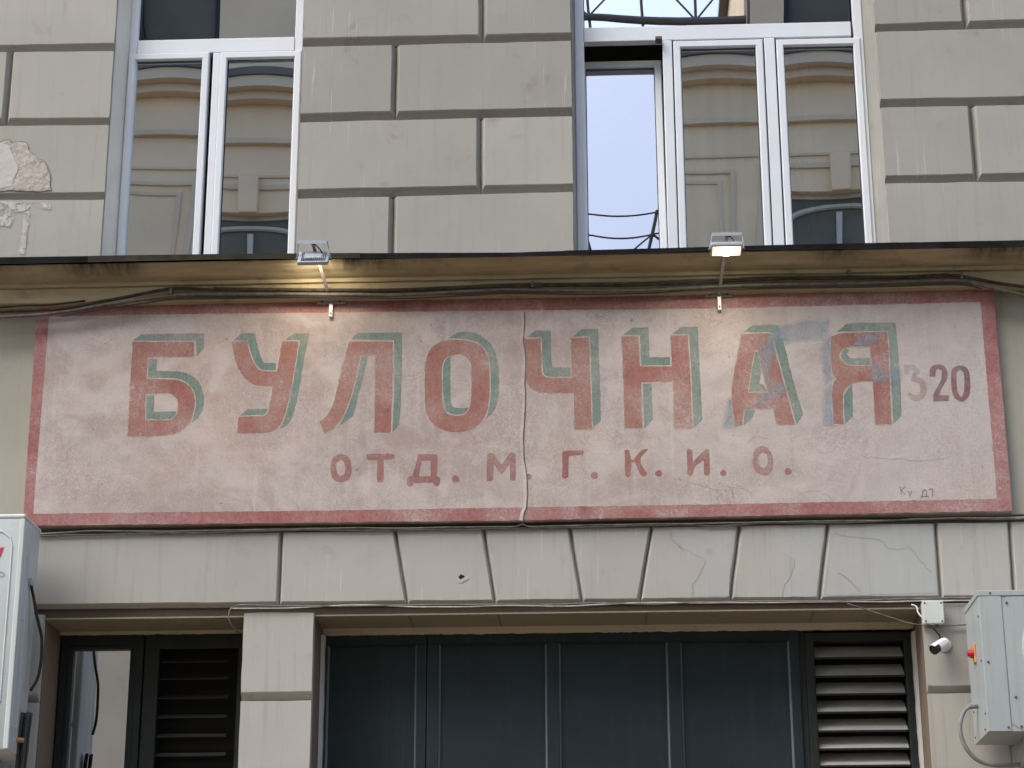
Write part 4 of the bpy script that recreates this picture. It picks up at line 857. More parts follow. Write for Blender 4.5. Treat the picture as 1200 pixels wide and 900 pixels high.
# curtains inside
def curtain(x0, x1, z0, z1, y, lab, waves, slant=0.0):
    vs = []; fs = []; nx, nz = 90, 10
    for i in range(nx + 1):
        for j in range(nz + 1):
            u = i / nx; v = j / nz
            x = x0 + (x1 - x0) * u + slant * (1 - v) ** 2 * (1 - u)
            vs.append((x, y + .03 * math.sin(u * waves * 2 * math.pi + .5 * math.sin(v * 3)) + .012 * noise.noise(Vector((u * 9, v * 2, waves))), z0 + (z1 - z0) * v))
    for i in range(nx):
        for j in range(nz):
            a = i * (nz + 1) + j; fs.append((a, a + nz + 1, a + nz + 2, a + 1))
    o = mesh('curtain', vs, fs, 'curtain', None, True); tag(o, lab, 'curtain'); return o
curtain(.62, 1.28, 7.1, 9.0, .62, 'pale curtain hanging behind the middle pane of the wide window', 5, -.05)
curtain(1.42, 1.62, 7.1, 9.0, .66, 'pale gathered curtain behind the right pane of the wide window', 3, .35)

# ---------------------------------------------------------------- shop front: door, louvres, small window
def sub(name, lab=None):
    o = bpy.data.objects.new(name, None); COL.objects.link(o); o.parent = bld
    if lab: o['label'] = lab
    return o
door = sub('door')
Dp = DOOR; yD = .45; zT = DOORZ['top']; zP = DOORZ['panel']
mb = MB()
mb.box(Dp['f0'] - .02, Dp['p1a'], yD, yD + .08, .14, zT + .03, .004)
mb.box(Dp['p1b'], Dp['slit'] - .003, yD, yD + .08, .14, zP, .004); mb.box(Dp['slit'] + .003, Dp['p2a'], yD, yD + .08, .14, zP, .004)
for a, b in (('p2b', 'p3a'), ('p3b', 'p4a')): mb.box(Dp[a], Dp[b], yD, yD + .08, .14, zP, .004)
mb.box(Dp['p4b'], Dp['f1'], yD, yD + .08, .14, zT + .03, .004)
mb.box(Dp['p1a'] + .001, Dp['slit'] - .003, yD + .002, yD + .08, zP + .001, zT + .03, .004); mb.box(Dp['slit'] + .003, Dp['p4b'] - .001, yD + .002, yD + .08, zP + .001, zT + .03, .004)
mb.box(Dp['p1a'] + .001, Dp['p4b'] - .001, yD + .003, yD + .08, .141, .34, .004)
mb.build('frame', 'door', door)
for a, b in (('p1a', 'p1b'), ('p2a', 'p2b'), ('p3a', 'p3b'), ('p4a', 'p4b')):
    x0, x1 = Dp[a], Dp[b]
    MB().box(x0 - .01, x1 + .01, yD + .028, yD + .05, .33, zP + .01).build('panel', 'door', door)
    bd = MB()
    for x, d in ((x0, 1), (x1, -1)):
        bd.add([(x + d * .001, yD + .003, .345), (x + d * .013, yD + .026, .345), (x + d * .013, yD + .026, zP - .012), (x + d * .001, yD + .003, zP)], [(0, 1, 2, 3)])
    bd.build('bead', 'door_edge', door)  # side beads carry the painted highlight, the top bead stays dark
    MB().add([(x0, yD + .003, zP - .001), (x1, yD + .003, zP - .001), (x1 - .012, yD + .026, zP - .013), (x0 + .012, yD + .026, zP - .013)], [(0, 1, 2, 3)]).build('bead', 'door', door)
for z in (2.2, .6): MB().cyl((Dp['slit'] - .03, yD - .012, z - .05), (Dp['slit'] - .03, yD - .012, z + .05), .011).build('hinge', 'screw', door)
MB().tube([(Dp['slit'] + .05, yD + .005, 1.0), (Dp['slit'] + .05, yD - .05, 1.03), (Dp['slit'] + .05, yD - .05, 1.4), (Dp['slit'] + .05, yD + .005, 1.43)], .011).build('handle', 'alu', door)

louv = sub('louvre', 'dark louvre with dusty grey slats')
mb = ring_mesh(Dp['l0'], Dp['l1'] + .006, .14, DOORZ['ltop'] + .03, Dp['o0'] - Dp['l0'], yD, yD + .09, .005, .9)
mb.build('frame', 'black_frame', louv)
MB().box(Dp['f1'] + .002, Dp['l0'] - .002, yD + .02, yD + .08, .14, zT + .02).build('filler_strip', 'black_frame', louv)
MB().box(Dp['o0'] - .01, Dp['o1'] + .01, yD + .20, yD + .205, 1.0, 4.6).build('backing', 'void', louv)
def slat(z, x0, x1, y, run, rise, mat, mat_lip, parent, th=.004):
    mb = MB(); vs = []; fs = []; n = 16
    for i in range(n + 1):
        x = x0 + (x1 - x0) * i / n; s_ = noise.noise(Vector((x * 3, z * 5, 0))) * .0025
        vs += [(x, y, z + s_), (x, y + run * .5, z + rise * .5 + s_), (x, y + run, z + rise + s_), (x, y + run, z + rise - th + s_), (x, y + .002, z - th + s_)]
    for i in range(n):
        for q in range(5): fs.append((5 * i + q, 5 * i + (q + 1) % 5, 5 * i + 5 + (q + 1) % 5, 5 * i + 5 + q))
    mb.add(vs, fs); o = mb.build('slat', mat, parent)
    return o
zs = SLATZ + [SLATZ[-1] - .1205 * q for q in range(1, 22)]
for z in zs:
    slat(z, Dp['o0'] - .004, Dp['o1'] + .004, yD + .012, .15, .105, 'slat', 'black_frame', louv)
    MB().box(Dp['o0'] - .003, Dp['o1'] + .003, yD + .005, yD + .011, z - .010, z + .004, .001).build('slat_lip', 'black_frame', louv)

lw = sub('window', 'dark shop window with a glass leaf beside a black louvre')
Lp = LLOW
mb = ring_mesh(Lp['f0'] + .008, Lp['f1'], .14, LLOWZ['top'], .09, yD, yD + .08, .005, .9); mb.build('frame', 'black_frame', lw)
ring_mesh(Lp['g0'] - .022, Lp['g1'] + .022, 1.03, LLOWZ['glass'] + .022, .022, yD - .006, yD + .05, .004).build('sash', 'black_frame', lw)
mb = ring_mesh(Lp['l0'] - .045, Lp['l1'] + .108, .14, LLOWZ['top'] + .001, Lp['o0'] - Lp['l0'] + .045, yD + .004, yD + .085, .005, .9); mb.build('frame', 'black_frame', lw)
pane(Lp['g0'] - .004, Lp['g1'] + .004, 1.04, LLOWZ['glass'] + .004, yD + .03, 'glass_low', lw, .001)
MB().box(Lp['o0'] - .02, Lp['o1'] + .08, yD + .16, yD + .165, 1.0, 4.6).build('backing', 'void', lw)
for z in LLOWZ['slats'] + [LLOWZ['slats'][-1] - .128 * q for q in range(1, 21)]:
    slat(z, Lp['o0'] - .004, Lp['o1'] + .014, yD + .02, .06, .03, 'slat_dark', 'black_frame', lw)

# ================================================================ THE PAINTED SIGN
sign = thing('painted_sign', 'faded pink plaster shop sign painted with large red Cyrillic letters and a red border', 'sign', (-.58, -.03, 6.08))
YS = -.060
so = hand_outline(SIGN_OUT, .03, .004, False, 1.0); si = hand_outline(SIGN_IN, .02, .0035, False, 3.0)
MB().prism(so, YS, .0).build('panel', 'panel', sign)
sheet('border', [so, si], YS - .0004, 'border', sign)
NAMES = [('be', 'Cyrillic Be'), ('u', 'Cyrillic U'), ('el', 'Cyrillic El'), ('o', 'O'), ('che', 'Cyrillic Che'), ('en', 'Cyrillic En'), ('a', 'A with blue overpaint'), ('ya', 'Cyrillic Ya with blue overpaint')]
for idx, (k, lab) in enumerate(NAMES):
    d = LETTERS[k]
    faces = [hand_outline(f, .012, .0022, True, idx) for f in d['face']]; holes = [hand_outline(h, .012, .0022, True, idx + .5) for h in d['hole']]
    o = sheet('letter', faces + holes, YS - .0016, 'face', sign); o['label'] = 'red letter ' + lab
    for gsh in d['shade']: sheet('letter_shade', [hand_outline(gsh, .012, .0024, 31, idx + 9)], YS - .0008, 'green', o)
    for lp in faces: ribbon('letter_outline', lp, YS - .0012, .0075, 'cream', o)
    for lp in holes: ribbon('letter_outline', lp, YS - .0012, .0075, 'cream', o, sign=-1.0)
for i, p_ in enumerate(BLUE): wash_sheet('blue_overpaint', hand_outline(p_, .014, .004, True, 30 + i), YS - .0020 - .0001 * i, 'blue', sign)
for i, (k, loops) in enumerate(SMALL):
    o = sheet('full_stop' if k == 'dot' else 'small_letter', [hand_outline(l_, .008, .0018, True, 50 + i) for l_ in loops], YS - .0008, 'small', sign)
for dg, mt, lab in ((DIGIT3, 'faint', 'faded digit three'), (DIGIT2, 'number', 'dark red digit two'), (DIGIT0, 'number', 'dark red digit zero')):
    o = sheet('digit', [hand_outline(l_, .008, .0018, True, 71) for l_ in dg], YS - .0010, mt, sign); o['label'] = lab
mb = MB()
for i, s_ in enumerate(GRAFFITI): stroke(mb, [(v.x, v.z) for v in spline([(a, 0, b) for a, b in s_], .006)], YS - .0010 - .0001 * i, .0032)
o = mb.build('pencil_scrawl', 'pencil', sign); o['label'] = 'small grey handwritten letters'
# raised seam down the middle: a lip of plaster ending in a sharp edge
sp_ = spline([(a, 0, b) for a, b in SEAM], .015); vs = []; fs = []
for i, p_ in enumerate(sp_):
    h = max(.001, .0045 + .004 * noise.noise(Vector((0, p_.z * 7, 2)))); wv = noise.noise(Vector((3, p_.z * 16, 2))) * .004; wd = .026 + .010 * noise.noise(Vector((5, p_.z * 5, 1)))
    vs += [(p_.x - wd + wv, YS - .0024, p_.z), (p_.x - wd * .6, YS - .0024 - h * .3, p_.z), (p_.x - .005, YS - .0026 - h, p_.z), (p_.x + wv, YS - .0026 - h * .8, p_.z), (p_.x + .001 + wv, YS - .001, p_.z)]
for i in range(len(sp_) - 1):
    for q in range(4): fs.append((5 * i + q, 5 * i + q + 1, 5 * i + 6 + q, 5 * i + 5 + q))
o = mesh('plaster_seam', vs, fs, 'panel', None); part(o, sign)
stroke(MB(), [(p_.x + .0035, p_.z) for p_ in sp_], YS - .0027, .0032).build('crack', 'crack', sign)
for c_ in PCRACK: stroke(MB(), jag(c_), YS - .0027, .0009).build('crack', 'crack', sign)

# ================================================================ CABLES
def cable(pts, r, mat, lab, wob=.003, grp=None, step=.05):
    P_ = spline(pts, step)
    P_ = [p + Vector((0, 0, noise.noise(Vector((p.x * 4, 2, r * 900))) * wob)) for p in P_]
    o = MB().tube(P_, r, 8).build('cable', mat, None, True); tag(o, lab, 'cable', grp); return o
def far(pts, left=True, right=True):
    """carry a run on along the front beyond the surveyed stretch"""
    a, e = pts[0], pts[-1]
    L_ = [(a[0] - .3 * k, a[1], a[2] - .004 * k) for k in range(15, 0, -1)] if left else []
    R_ = [(e[0] + .3 * k, e[1], e[2] - .004 * k) for k in range(1, 19)] if right else []
    return L_ + list(pts) + R_
c1 = cable(far(CAB[0]), .0125, 'cable', 'upper thick black cable running along the olive cornice above the sign')
c2 = cable(far(CAB[1]), .013, 'cable_grey', 'lower thick dusty cable running along the cornice, crossing the sign corner at left')
c3 = cable(far(CABT, True, False), .008, 'cable', 'short dark cable above the two thick cables at the left end of the cornice')
c2_shade = cable([(a, b_ + .006, c_ - .022 + .005 * math.sin(a * 2.3)) for a, b_, c_ in CAB[1][3:-2]], .0055, 'gasket', 'thin black cable tucked under the lower dusty cable along the cornice')  # dark tube added in place of the shadow below the second cable
c5 = cable([(a, b_ + .012, c_ + .020 + .005 * math.sin(a * 1.7 + 1)) for a, b_, c_ in CAB[0][8:-4]], .006, 'cable_grey', 'thin dusty cable just above the upper black cable on the cornice')
def clip(x, z, y, par):
    b = MB(); b.box(x - .010, x + .010, y - .022, y + .028, z - .022, z + .022, .003); b.build('clip', 'cable_grey', par)
for x, z, par, y in ((-2.93, 6.925, c2, -.16), (-.43, 6.925, c2, -.16), (1.73, 6.963, c1, -.17), (2.49, 6.928, c2, -.16)): clip(x, z, y, par)
cable(far(WIRES[0], False), .0045, 'wire', 'pale thin wire strung just under the sign, with a small peak at its seam', .003)
cable(far(WIRES[1], False), .0055, 'wire_dark', 'grey thin wire lying along the top of the wedge blocks', .004)
cable(far(WIRES2[0], False), .0055, 'wire_dark', 'dark thin wire under the wedge blocks, looping down by the pier', .003)
cable(far(WIRES2[1], False), .0045, 'wire', 'pale thin wire sagging under the wedge blocks above the door', .004)

# ================================================================ FLOODLIGHTS
def floodlight(d, label, aim, headc, lit, power, lamp_shape, armmat):
    bx, bz = d['br']
    t = thing('floodlight', label, 'floodlight', (bx, YS, bz), 'small floodlights on brackets over the sign')
    zc = bz
    mb = MB().box(d['brl'], d['brr'], YS - .020, YS - .0098, zc - .015, zc + .015, .002)
    mb.box(bx - .013, bx + .013, YS - .023, YS - .0205, d['brb'], zc + .010, .0)
    mb.box(bx - .013, bx + .013, YS - .030, YS - .0232, d['brb'], zc - .016, .002)
    mb.build('bracket', 'bracket', t)
    for x in (d['brl'] + .035, d['brr'] - .035): MB().cyl((x, YS - .020, zc), (x, YS - .028, zc), .007, n=10).build('bolt', 'screw', t)
    MB().cyl((bx, YS - .030, d['brb'] + .025), (bx, YS - .037, d['brb'] + .025), .006, n=10).build('bolt', 'screw', t)
    yk = Vector(d['yoke'])
    # square arm
    p, q = Vector((bx, YS - .03, zc)), yk + Vector((0, .006, -.012))
    ax = (q - p).normalized(); sx = ax.cross(Vector((0, 1, .0))).normalized(); sy = ax.cross(sx); hw = .011
    vs = [c + sx * a * hw + sy * b * hw for c in (p, q) for a, b in ((-1, -1), (1, -1), (1, 1), (-1, 1))]
    MB().add(vs, [(0, 1, 2, 3), (7, 6, 5, 4)] + [(i, (i + 1) % 4, 4 + (i + 1) % 4, 4 + i) for i in range(4)]).build('arm', armmat, t)
    # yoke: bar above, two thin side straps down to the head
    H = Vector(headc); wd = .108
    mb = MB().box(yk.x - .100, yk.x + .100, yk.y - .018, yk.y + .018, yk.z - .003, yk.z + .003, .001)
    mb.box(yk.x - .100, yk.x + .100, yk.y - .019, yk.y - .0155, yk.z - .022, yk.z + .003, .001)
    for s_ in (-1, 1):
        a = Vector((yk.x + s_ * .099, yk.y, yk.z)); b = Vector((H.x + s_ * (wd + .006), H.y, H.z)); e = Vector((s_ * .0025, 0, 0)); f = Vector((0, .010, 0))
        vs = [c + e * i + f * j for c in (a, b) for i, j in ((-1, -1), (1, -1), (1, 1), (-1, 1))]
        mb.add(vs, [(0, 1, 2, 3), (7, 6, 5, 4)] + [(i, (i + 1) % 4, 4 + (i + 1) % 4, 4 + i) for i in range(4)])
    mb.build('yoke', 'alu', t)
    n = Vector(aim).normalized(); u = Vector((1, 0, 0)); v = n.cross(u).normalized()
    mt = Matrix((u, v, n)).transposed().to_4x4(); mt.translation = H
    hd = MB().box(-.106, .106, -.078, .078, -.018, .012, .008, mt)
    hd.box(-.060, .060, -.045, .045, -.034, -.017, .004, mt)
    head = hd.build('lamp_head', 'alu', t)
    fins = MB()
    for k in range(13): fins.box(-.078 + k * .013 - .0016, -.078 + k * .013 + .0016, -.066, .066, -.033, -.017, .0, mt)
    part(fins.build('cooling_fins', 'alu'), t)
    for s_ in (-1, 1): MB().cyl(mt @ Vector((s_ * .100, 0, 0)), mt @ Vector((s_ * .122, 0, 0)), .011, n=10).build('pivot_bolt', 'screw', t)
    g_ = MB().add([mt @ Vector(q_) for q_ in ((-.094, -.066, .0135), (.094, -.066, .0135), (.094, .066, .0135), (-.094, .066, .0135))], [(0, 1, 2, 3)])
    g_.build('reflector', 'lamp_reflector', t)
    dv = []; df = []; nr_, na = 6, 28
    for a_ in range(nr_ + 1):
        ph = (math.pi / 2) * a_ / nr_
        for k in range(na):
            th = 2 * math.pi * k / na; dv.append(mt @ Vector((.060 * math.cos(ph) * math.cos(th), .040 * math.cos(ph) * math.sin(th), (.0145 + (.028 if n.y < .2 else .003) * math.sin(ph)))))
    for a_ in range(nr_):
        for k in range(na): df.append((a_ * na + k, a_ * na + (k + 1) % na, (a_ + 1) * na + (k + 1) % na, (a_ + 1) * na + k))
    MB().add(dv, df).build('lamp_glass', 'lamp_glass', t, True)
    cb = MB().tube(spline([(yk.x, yk.y, yk.z - .01), (yk.x + .03, yk.y - .01, yk.z - .035), (H.x + .055, H.y - .01, H.z + .045), mt @ Vector((.05, -.02, -.034))], .012), .0045, 6)
    cb.build('lamp_cable', 'cable', t, True)
    la = bpy.data.lights.new('lamp_light', 'AREA'); la.shape = 'RECTANGLE'; la.size = .17; la.size_y = .12; la.energy = power; la.color = (1.0, .84, .62)
    lo = bpy.data.objects.new('lamp_light', la); COL.objects.link(lo)
    lo.matrix_world = Matrix((u, -v, -n)).transposed().to_4x4()
    lo.location = H + n * .05; part(lo, t)
    return t
fl = floodlight(LAMPL, 'floodlight seen from its finned back, turned to the wall above the second big letter', (0, .75, -.66), (-1.900, -.47, 7.022), True, 0.92, None, 'arm')
fr = floodlight(LAMPR, 'floodlight with its bright lit face showing, nearer the wide window', (0, -.08, -1.0), (.880, -.52, 7.012), True, 1.7, None, 'arm')
MB().tube(spline([(.60, -.14, 6.945), (.65, -.15, 6.93), (.72, -.12, 6.89), (.80, -.09, 6.862)], .02), .004, 6).build('lamp_lead', 'wire', fr, True)

# ================================================================ JUNCTION BOX, CAMERA, WIRES AT RIGHT
jb = thing('junction_box', 'pale green square junction box screwed above the white camera', 'junction box', (2.154, 0, 4.62))
(jx0, jz1), (jx1, jz0) = JBOX
MB().box(jx0, jx1, -.078, -.002, jz0, jz1, .006).build('box_body', 'plastic', jb)
MB().box(jx0 - .002, jx1 + .002, -.092, -.0785, jz0 - .002, jz1 + .002, .006).build('lid', 'plastic', jb)
for x in (jx0 + .014, jx1 - .014):
    for z in (jz0 + .014, jz1 - .014): MB().cyl((x, -.0915, z), (x, -.095, z), .006, n=8).build('screw', 'screw', jb)
for x in (jx0 + .04, jx0 + .09): MB().cyl((x, -.045, jz0 - .018), (x, -.045, jz0 + .004), .011, n=10).build('cable_gland', 'screw', jb)
cc = thing('security_camera', 'small white bullet security camera with a black face on the right pier', 'camera', (CCTV['mount'][0], 0, CCTV['mount'][2]))
mx, my, mz = CCTV['mount']; Fq = Vector(CCTV['front']); Bq = Vector((mx - .006, -.065, mz + .004)); ax = (Fq - Bq).normalized()
MB().cyl((mx, -.001, mz), (mx, -.016, mz), .046, .043, 20).build('mount_plate', 'cam_white', cc, True)
MB().cyl((mx, -.014, mz), (mx, -.04, mz), .020, .017, 14).build('swivel', 'cam_white', cc, True)
mb = MB(); mb.cyl(Bq - ax * .012, Bq, .024, .034, 22); mb.cyl(Bq, Bq + ax * .105, .034, .035, 22); mb.build('camera_body', 'cam_white', cc)
mb = MB(); mb.cyl(Bq + ax * .1052, Bq + ax * .138, .0345, .0335, 22); mb.build('camera_face', 'cam_black', cc)
mb = MB(); mb.cyl(Bq + ax * .1382, Bq + ax * .142, .014, .012, 16); mb.build('lens', 'gasket', cc)
up_ = Vector((0, 0, 1)); sd_ = ax.cross(up_).normalized(); nn = sd_.cross(ax)
hv = []
for a, zz in ((.02, .037), (.155, .037)):
    for k in range(7):
        an = R(40 + k * 100 / 6); hv.append(Bq + ax * a + nn * .0375 * math.sin(an) + sd_ * .0375 * math.cos(an))
MB().add(hv, [(k, k + 1, k + 8, k + 7) for k in range(6)]).build('sun_hood', 'cam_white', cc, True)
o = MB().tube(spline(JW['thin'], .03), .0035, 6).build('cable', 'wire_dark', None, True); tag(o, 'thin wire slanting down from the arch to the junction box', 'cable')
o = MB().tube(spline(JW['conduit'], .03), .007, 8).build('cable', 'pipe', None, True); tag(o, 'short grey cable from the junction box to the metal cabinet', 'cable')
o = MB().tube(spline(JW['loop'], .01), .0055, 8).build('cable', 'cam_white', None, True); tag(o, 'short white cable curling into the side of the junction box', 'cable')
o = MB().tube(spline(JW['cam'], .01), .005, 8).build('cable', 'cable', None, True); tag(o, 'short dark cable from the junction box down to the camera', 'cable')

# ================================================================ AIR CONDITIONERS
xl = 2.352; zt = 4.628; zb = 3.752; xr = 3.62; yf = -.625; yb = -.12
ar = thing('air_conditioner', 'grey metal outdoor cooling unit with a round fan and a red switch on its side', 'air conditioner', ((xl + xr) / 2, -.12, zb))
MB().box(xl, xr, yf + .004, yb, zb, zt, .004).build('casing', 'ac_grey', ar)
MB().box(xl - .006, xr + .006, yf - .004, yb + .004, zt - .03, zt + .006, .004).build('top_cover', 'ac_grey', ar)
sx_ = ACR['seam']
def fan_front(x0, x1, cx, cz, r):
    b = []; n = 48; vs = []; fs = []
    for k in range(n):
        a = 2 * math.pi * k / n; dx, dz = math.cos(a), math.sin(a)
        tx = ((x1 - cx) if dx > 0 else (x0 - cx)) / dx if abs(dx) > 1e-6 else 1e9
        tz = ((zt - .034 - cz) if dz > 0 else (zb + .004 - cz)) / dz if abs(dz) > 1e-6 else 1e9
        t_ = min(tx, tz)
        vs += [(cx + dx * r, yf, cz + dz * r), (cx + dx * t_, yf, cz + dz * t_), (cx + dx * r, yf + .03, cz + dz * r), (cx + dx * (r + .012), yf - .012, cz + dz * (r + .012)), (cx + dx * (r + .024), yf, cz + dz * (r + .024))]
    for k in range(n):
        j = (k + 1) % n; fs += [(5 * k + 4, 5 * j + 4, 5 * j + 1, 5 * k + 1), (5 * k, 5 * j, 5 * j + 2, 5 * k + 2), (5 * k, 5 * k + 3, 5 * j + 3, 5 * j), (5 * k + 3, 5 * k + 4, 5 * j + 4, 5 * j + 3)]
    return MB().add(vs, fs)
fcx, fcz = 2.955, 4.262; frr = .335
fan_front(sx_ + .003, xr - .003, fcx, fcz, frr).build('front_panel', 'ac_grey', ar)
MB().box(xl + .003, sx_ - .001, yf - .002, yf + .003, zb + .003, zt - .032, .0015).build('front_panel', 'ac_grey', ar)
MB().cyl((fcx, yf + .0035, fcz), (fcx, yf + .001, fcz), frr - .01, n=40).build('fan_well', 'void', ar)
gr = MB()
for k in range(1, 8):
    rr = frr * k / 7.5; gr.tube([(fcx + rr * math.cos(a), yf - .006, fcz + rr * math.sin(a)) for a in [i * math.pi / 16 for i in range(33)]], .003, 5, False)
for k in range(8): a = k * math.pi / 4; gr.tube([(fcx, yf - .010, fcz), (fcx + frr * math.cos(a), yf - .010, fcz + frr * math.sin(a))], .003, 5)
gr.build('fan_guard', 'gasket', ar)
MB().cyl((fcx, yf - .004, fcz), (fcx, yf - .02, fcz), .05, n=20).build('fan_hub', 'gasket', ar)
for x, z in ((sx_ + .03, zt - .075), (sx_ + .04, zb + .21), (sx_ - .02, zb + .025), (xl + .075, zt - .013), (xl + .03, zb + .43), (sx_ + .06, zb + .03)): MB().cyl((x, yf, z), (x, yf - .006, z), .0075, n=8).build('screw', 'screw', ar)
for y, z in ((yf + .05, zb + .45), (yf + .05, zb + .12), (yf + .10, zb + .03), (yb - .05, zb + .25), (yb - .06, zb + .2), (yf + .04, zt - .15), (yb - .05, zb + .04)): MB().cyl((xl, y, z), (xl - .005, y, z), .0075, n=8).build('screw', 'screw', ar)
MB().box(xl - .012, xl - .0005, -.405, -.345, 4.225, 4.345, .003).build('switch_plate', 'ochre', ar)
mb = MB(); mb.cyl((xl - .012, -.375, 4.287), (xl - .036, -.375, 4.287), .032, .027, 14); mb.cyl((xl - .036, -.375, 4.287), (xl - .05, -.375, 4.287), .020, .018, 12); mb.build('switch_knob', 'red', ar)
MB().tube(spline(ACR['pipe'], .02), .0135, 10).build('conduit', 'pipe', ar, True)
MB().cyl((xl + .004, -.33, 3.968), (xl - .05, -.33, 3.962), .019, n=12).build('cable_gland', 'pipe', ar)
# steel angle bracket under the unit
for bx_ in (2.60, 3.40):
    mb = MB().box(bx_, bx_ + .006, -.66, -.02, zb - .16, zb - .001, .0015); mb.box(bx_ + .0065, bx_ + .06, -.66, -.02, zb - .008, zb - .0015, .001); mb.box(bx_ + .0065, bx_ + .06, -.66, -.02, zb - .16, zb - .153, .001)
    mb.box(bx_ - .02, bx_ + .08, -.019, -.003, zb - .42, zb + .02, .002); mb.build('bracket', 'galv', ar)
xr2 = -3.705; zt2 = 5.228; zb2 = 3.70; yf2 = -.60; yb2 = -.20; xl2 = -4.66
al = thing('air_conditioner', 'tall white outdoor air conditioner with a moulded side grip, cut by the left edge', 'air conditioner', ((xr2 + xl2) / 2, -.2, zb2))
MB().box(xl2, xr2, yf2, yb2, zb2, zt2 - .022, .018).build('casing', 'ac_white', al, True)
MB().box(xl2 - .004, xr2 + .004, yf2 - .004, yb2 + .004, zt2 - .032, zt2, .012).build('top_cover', 'ac_pale', al)
# side: raised margin and recessed grip
def rrect(y0, y1, z0, z1, r, n=6):
    out = []
    for cy_, cz_, a0 in ((y1 - r, z0 + r, -90), (y1 - r, z1 - r, 0), (y0 + r, z1 - r, 90), (y0 + r, z0 + r, 180)):
        for k in range(n + 1): a = R(a0 + 90 * k / n); out.append((cy_ + r * math.cos(a), cz_ + r * math.sin(a)))
    return out
def side_frame(y0, y1, z0, z1, r, wd, x):
    A = rrect(y0, y1, z0, z1, r); B = rrect(y0 + wd, y1 - wd, z0 + wd, z1 - wd, max(.004, r - wd)); n = len(A); vs = []; fs = []
    for (a, b), (c, d) in zip(A, B): vs += [(x, a, b), (x + .006, (a + c) / 2, (b + d) / 2), (x, c, d)]
    for k in range(n):
        j = (k + 1) % n; fs += [(3 * k, 3 * j, 3 * j + 1, 3 * k + 1), (3 * k + 1, 3 * j + 1, 3 * j + 2, 3 * k + 2)]
    return MB().add(vs, fs)
side_frame(-.56, -.43, 3.86, 5.07, .03, .018, xr2 + .0005).build('side_rib', 'ac_pale', al, True)
side_frame(-.50, -.445, 4.55, 5.0, .02, .012, xr2 + .001).build('side_grip', 'ac_pale', al, True)
MB().box(xr2 - .03, xr2 + .0035, yf2 - .0035, yf2 + .02, zb2 + .01, zt2 - .034, .006).build('corner_trim', 'ac_pale', al)
pf = [(-3.775, 4.0), (-3.775, 5.02), (-3.79, 5.07), (-3.83, 5.10), (-3.92, 5.112), (-4.55, 5.112)]
MB().tube(spline([(a, yf2 - .001, b) for a, b in pf], .03), .006, 6).build('front_rib', 'ac_pale', al, True)
sheet('logo_mark', [ACL['logo']], yf2 - .0032, 'logo_red', al)
ex, ez = ACL['emb']
el_ = [(ex + .030 * math.cos(a), ez + .018 * math.sin(a)) for a in [i * math.pi / 12 for i in range(24)]]; el2 = [(ex + .023 * math.cos(a), ez + .012 * math.sin(a)) for a in [i * math.pi / 12 for i in range(24)]]
sheet('logo_mark', [el_, el2], yf2 - .0032, 'print_grey', al)
MB().box(-3.93, -3.845, yf2 - .0035, yf2 - .003, ez - .007, ez + .007).build('logo_mark', 'print_grey', al)
MB().tube(spline(ACL['cable'], .02), .010, 8).build('power_cable', 'cable', al, True)
MB().box(xr2, xr2 + .022, -.415, -.35, 4.80, 4.845, .005).build('cable_clamp', 'galv', al)
for k in range(5):
    pp = [(a + .012 * (k - 2), b + .03 * (k % 3 - 1) - .01, c) for a, b, c in ACL['pipes']]
    MB().tube(spline(pp, .03), .013 if k % 2 else .009, 8).build('coolant_pipe', 'insul' if k != 2 else 'cable', al, True)
for k in range(3): MB().cyl((xr2 - .004, -.40 + .06 * k, 3.80 - .02 * k), (xr2 + .045, -.40 + .06 * k, 3.795 - .02 * k), .017, n=6).build('valve', 'brass', al)
for bx_ in (-3.90, -4.52):
    mb = MB().box(bx_, bx_ + .05, -.62, -.02, zb2 - .06, zb2 - .002, .004); mb.box(bx_ - .02, bx_ + .07, -.018, -.002, zb2 - .4, zb2, .002); mb.build('bracket', 'galv', al)

# ================================================================ THE HOUSE ACROSS THE STREET (seen in the panes)
op = thing('apartment_building', 'cream house across the street mirrored in the panes, with arched windows and a roof rail', 'building', (0, -22.5, 0))
YO = -22.0
OW = [(-6.3, 1.0), (-11.2, 1.0), (4.35, .95), (-1.3, .95), (9.6, .95)]
OWZ = (15.2, 17.75)
mb = MB(); xs = sorted(OW)
prev = -18
for cx, hw in xs: mb.box(prev, cx - hw, YO - .5, YO, OWZ[0], OWZ[1]); prev = cx + hw
mb.box(prev, 18, YO - .5, YO, OWZ[0], OWZ[1]); mb.box(-18, 18, YO - .5, YO, OWZ[1], 20.3); mb.box(-18, 18, YO - .5, YO, 0, OWZ[0]); mb.box(-18, 18, YO - 9, YO - 8.6, 0, 20.3)
mb.build('wall', 'opp', op)
mb = MB()
for z0, z1, pr in ((19.12, 19.22, .12), (19.95, 20.12, .25), (20.12, 20.34, .45), (18.45, 18.50, .04)): mb.box(-18, 18, YO + .002, YO + pr, z0 + .001, z1)
mb.build('cornice', 'opp_trim', op)
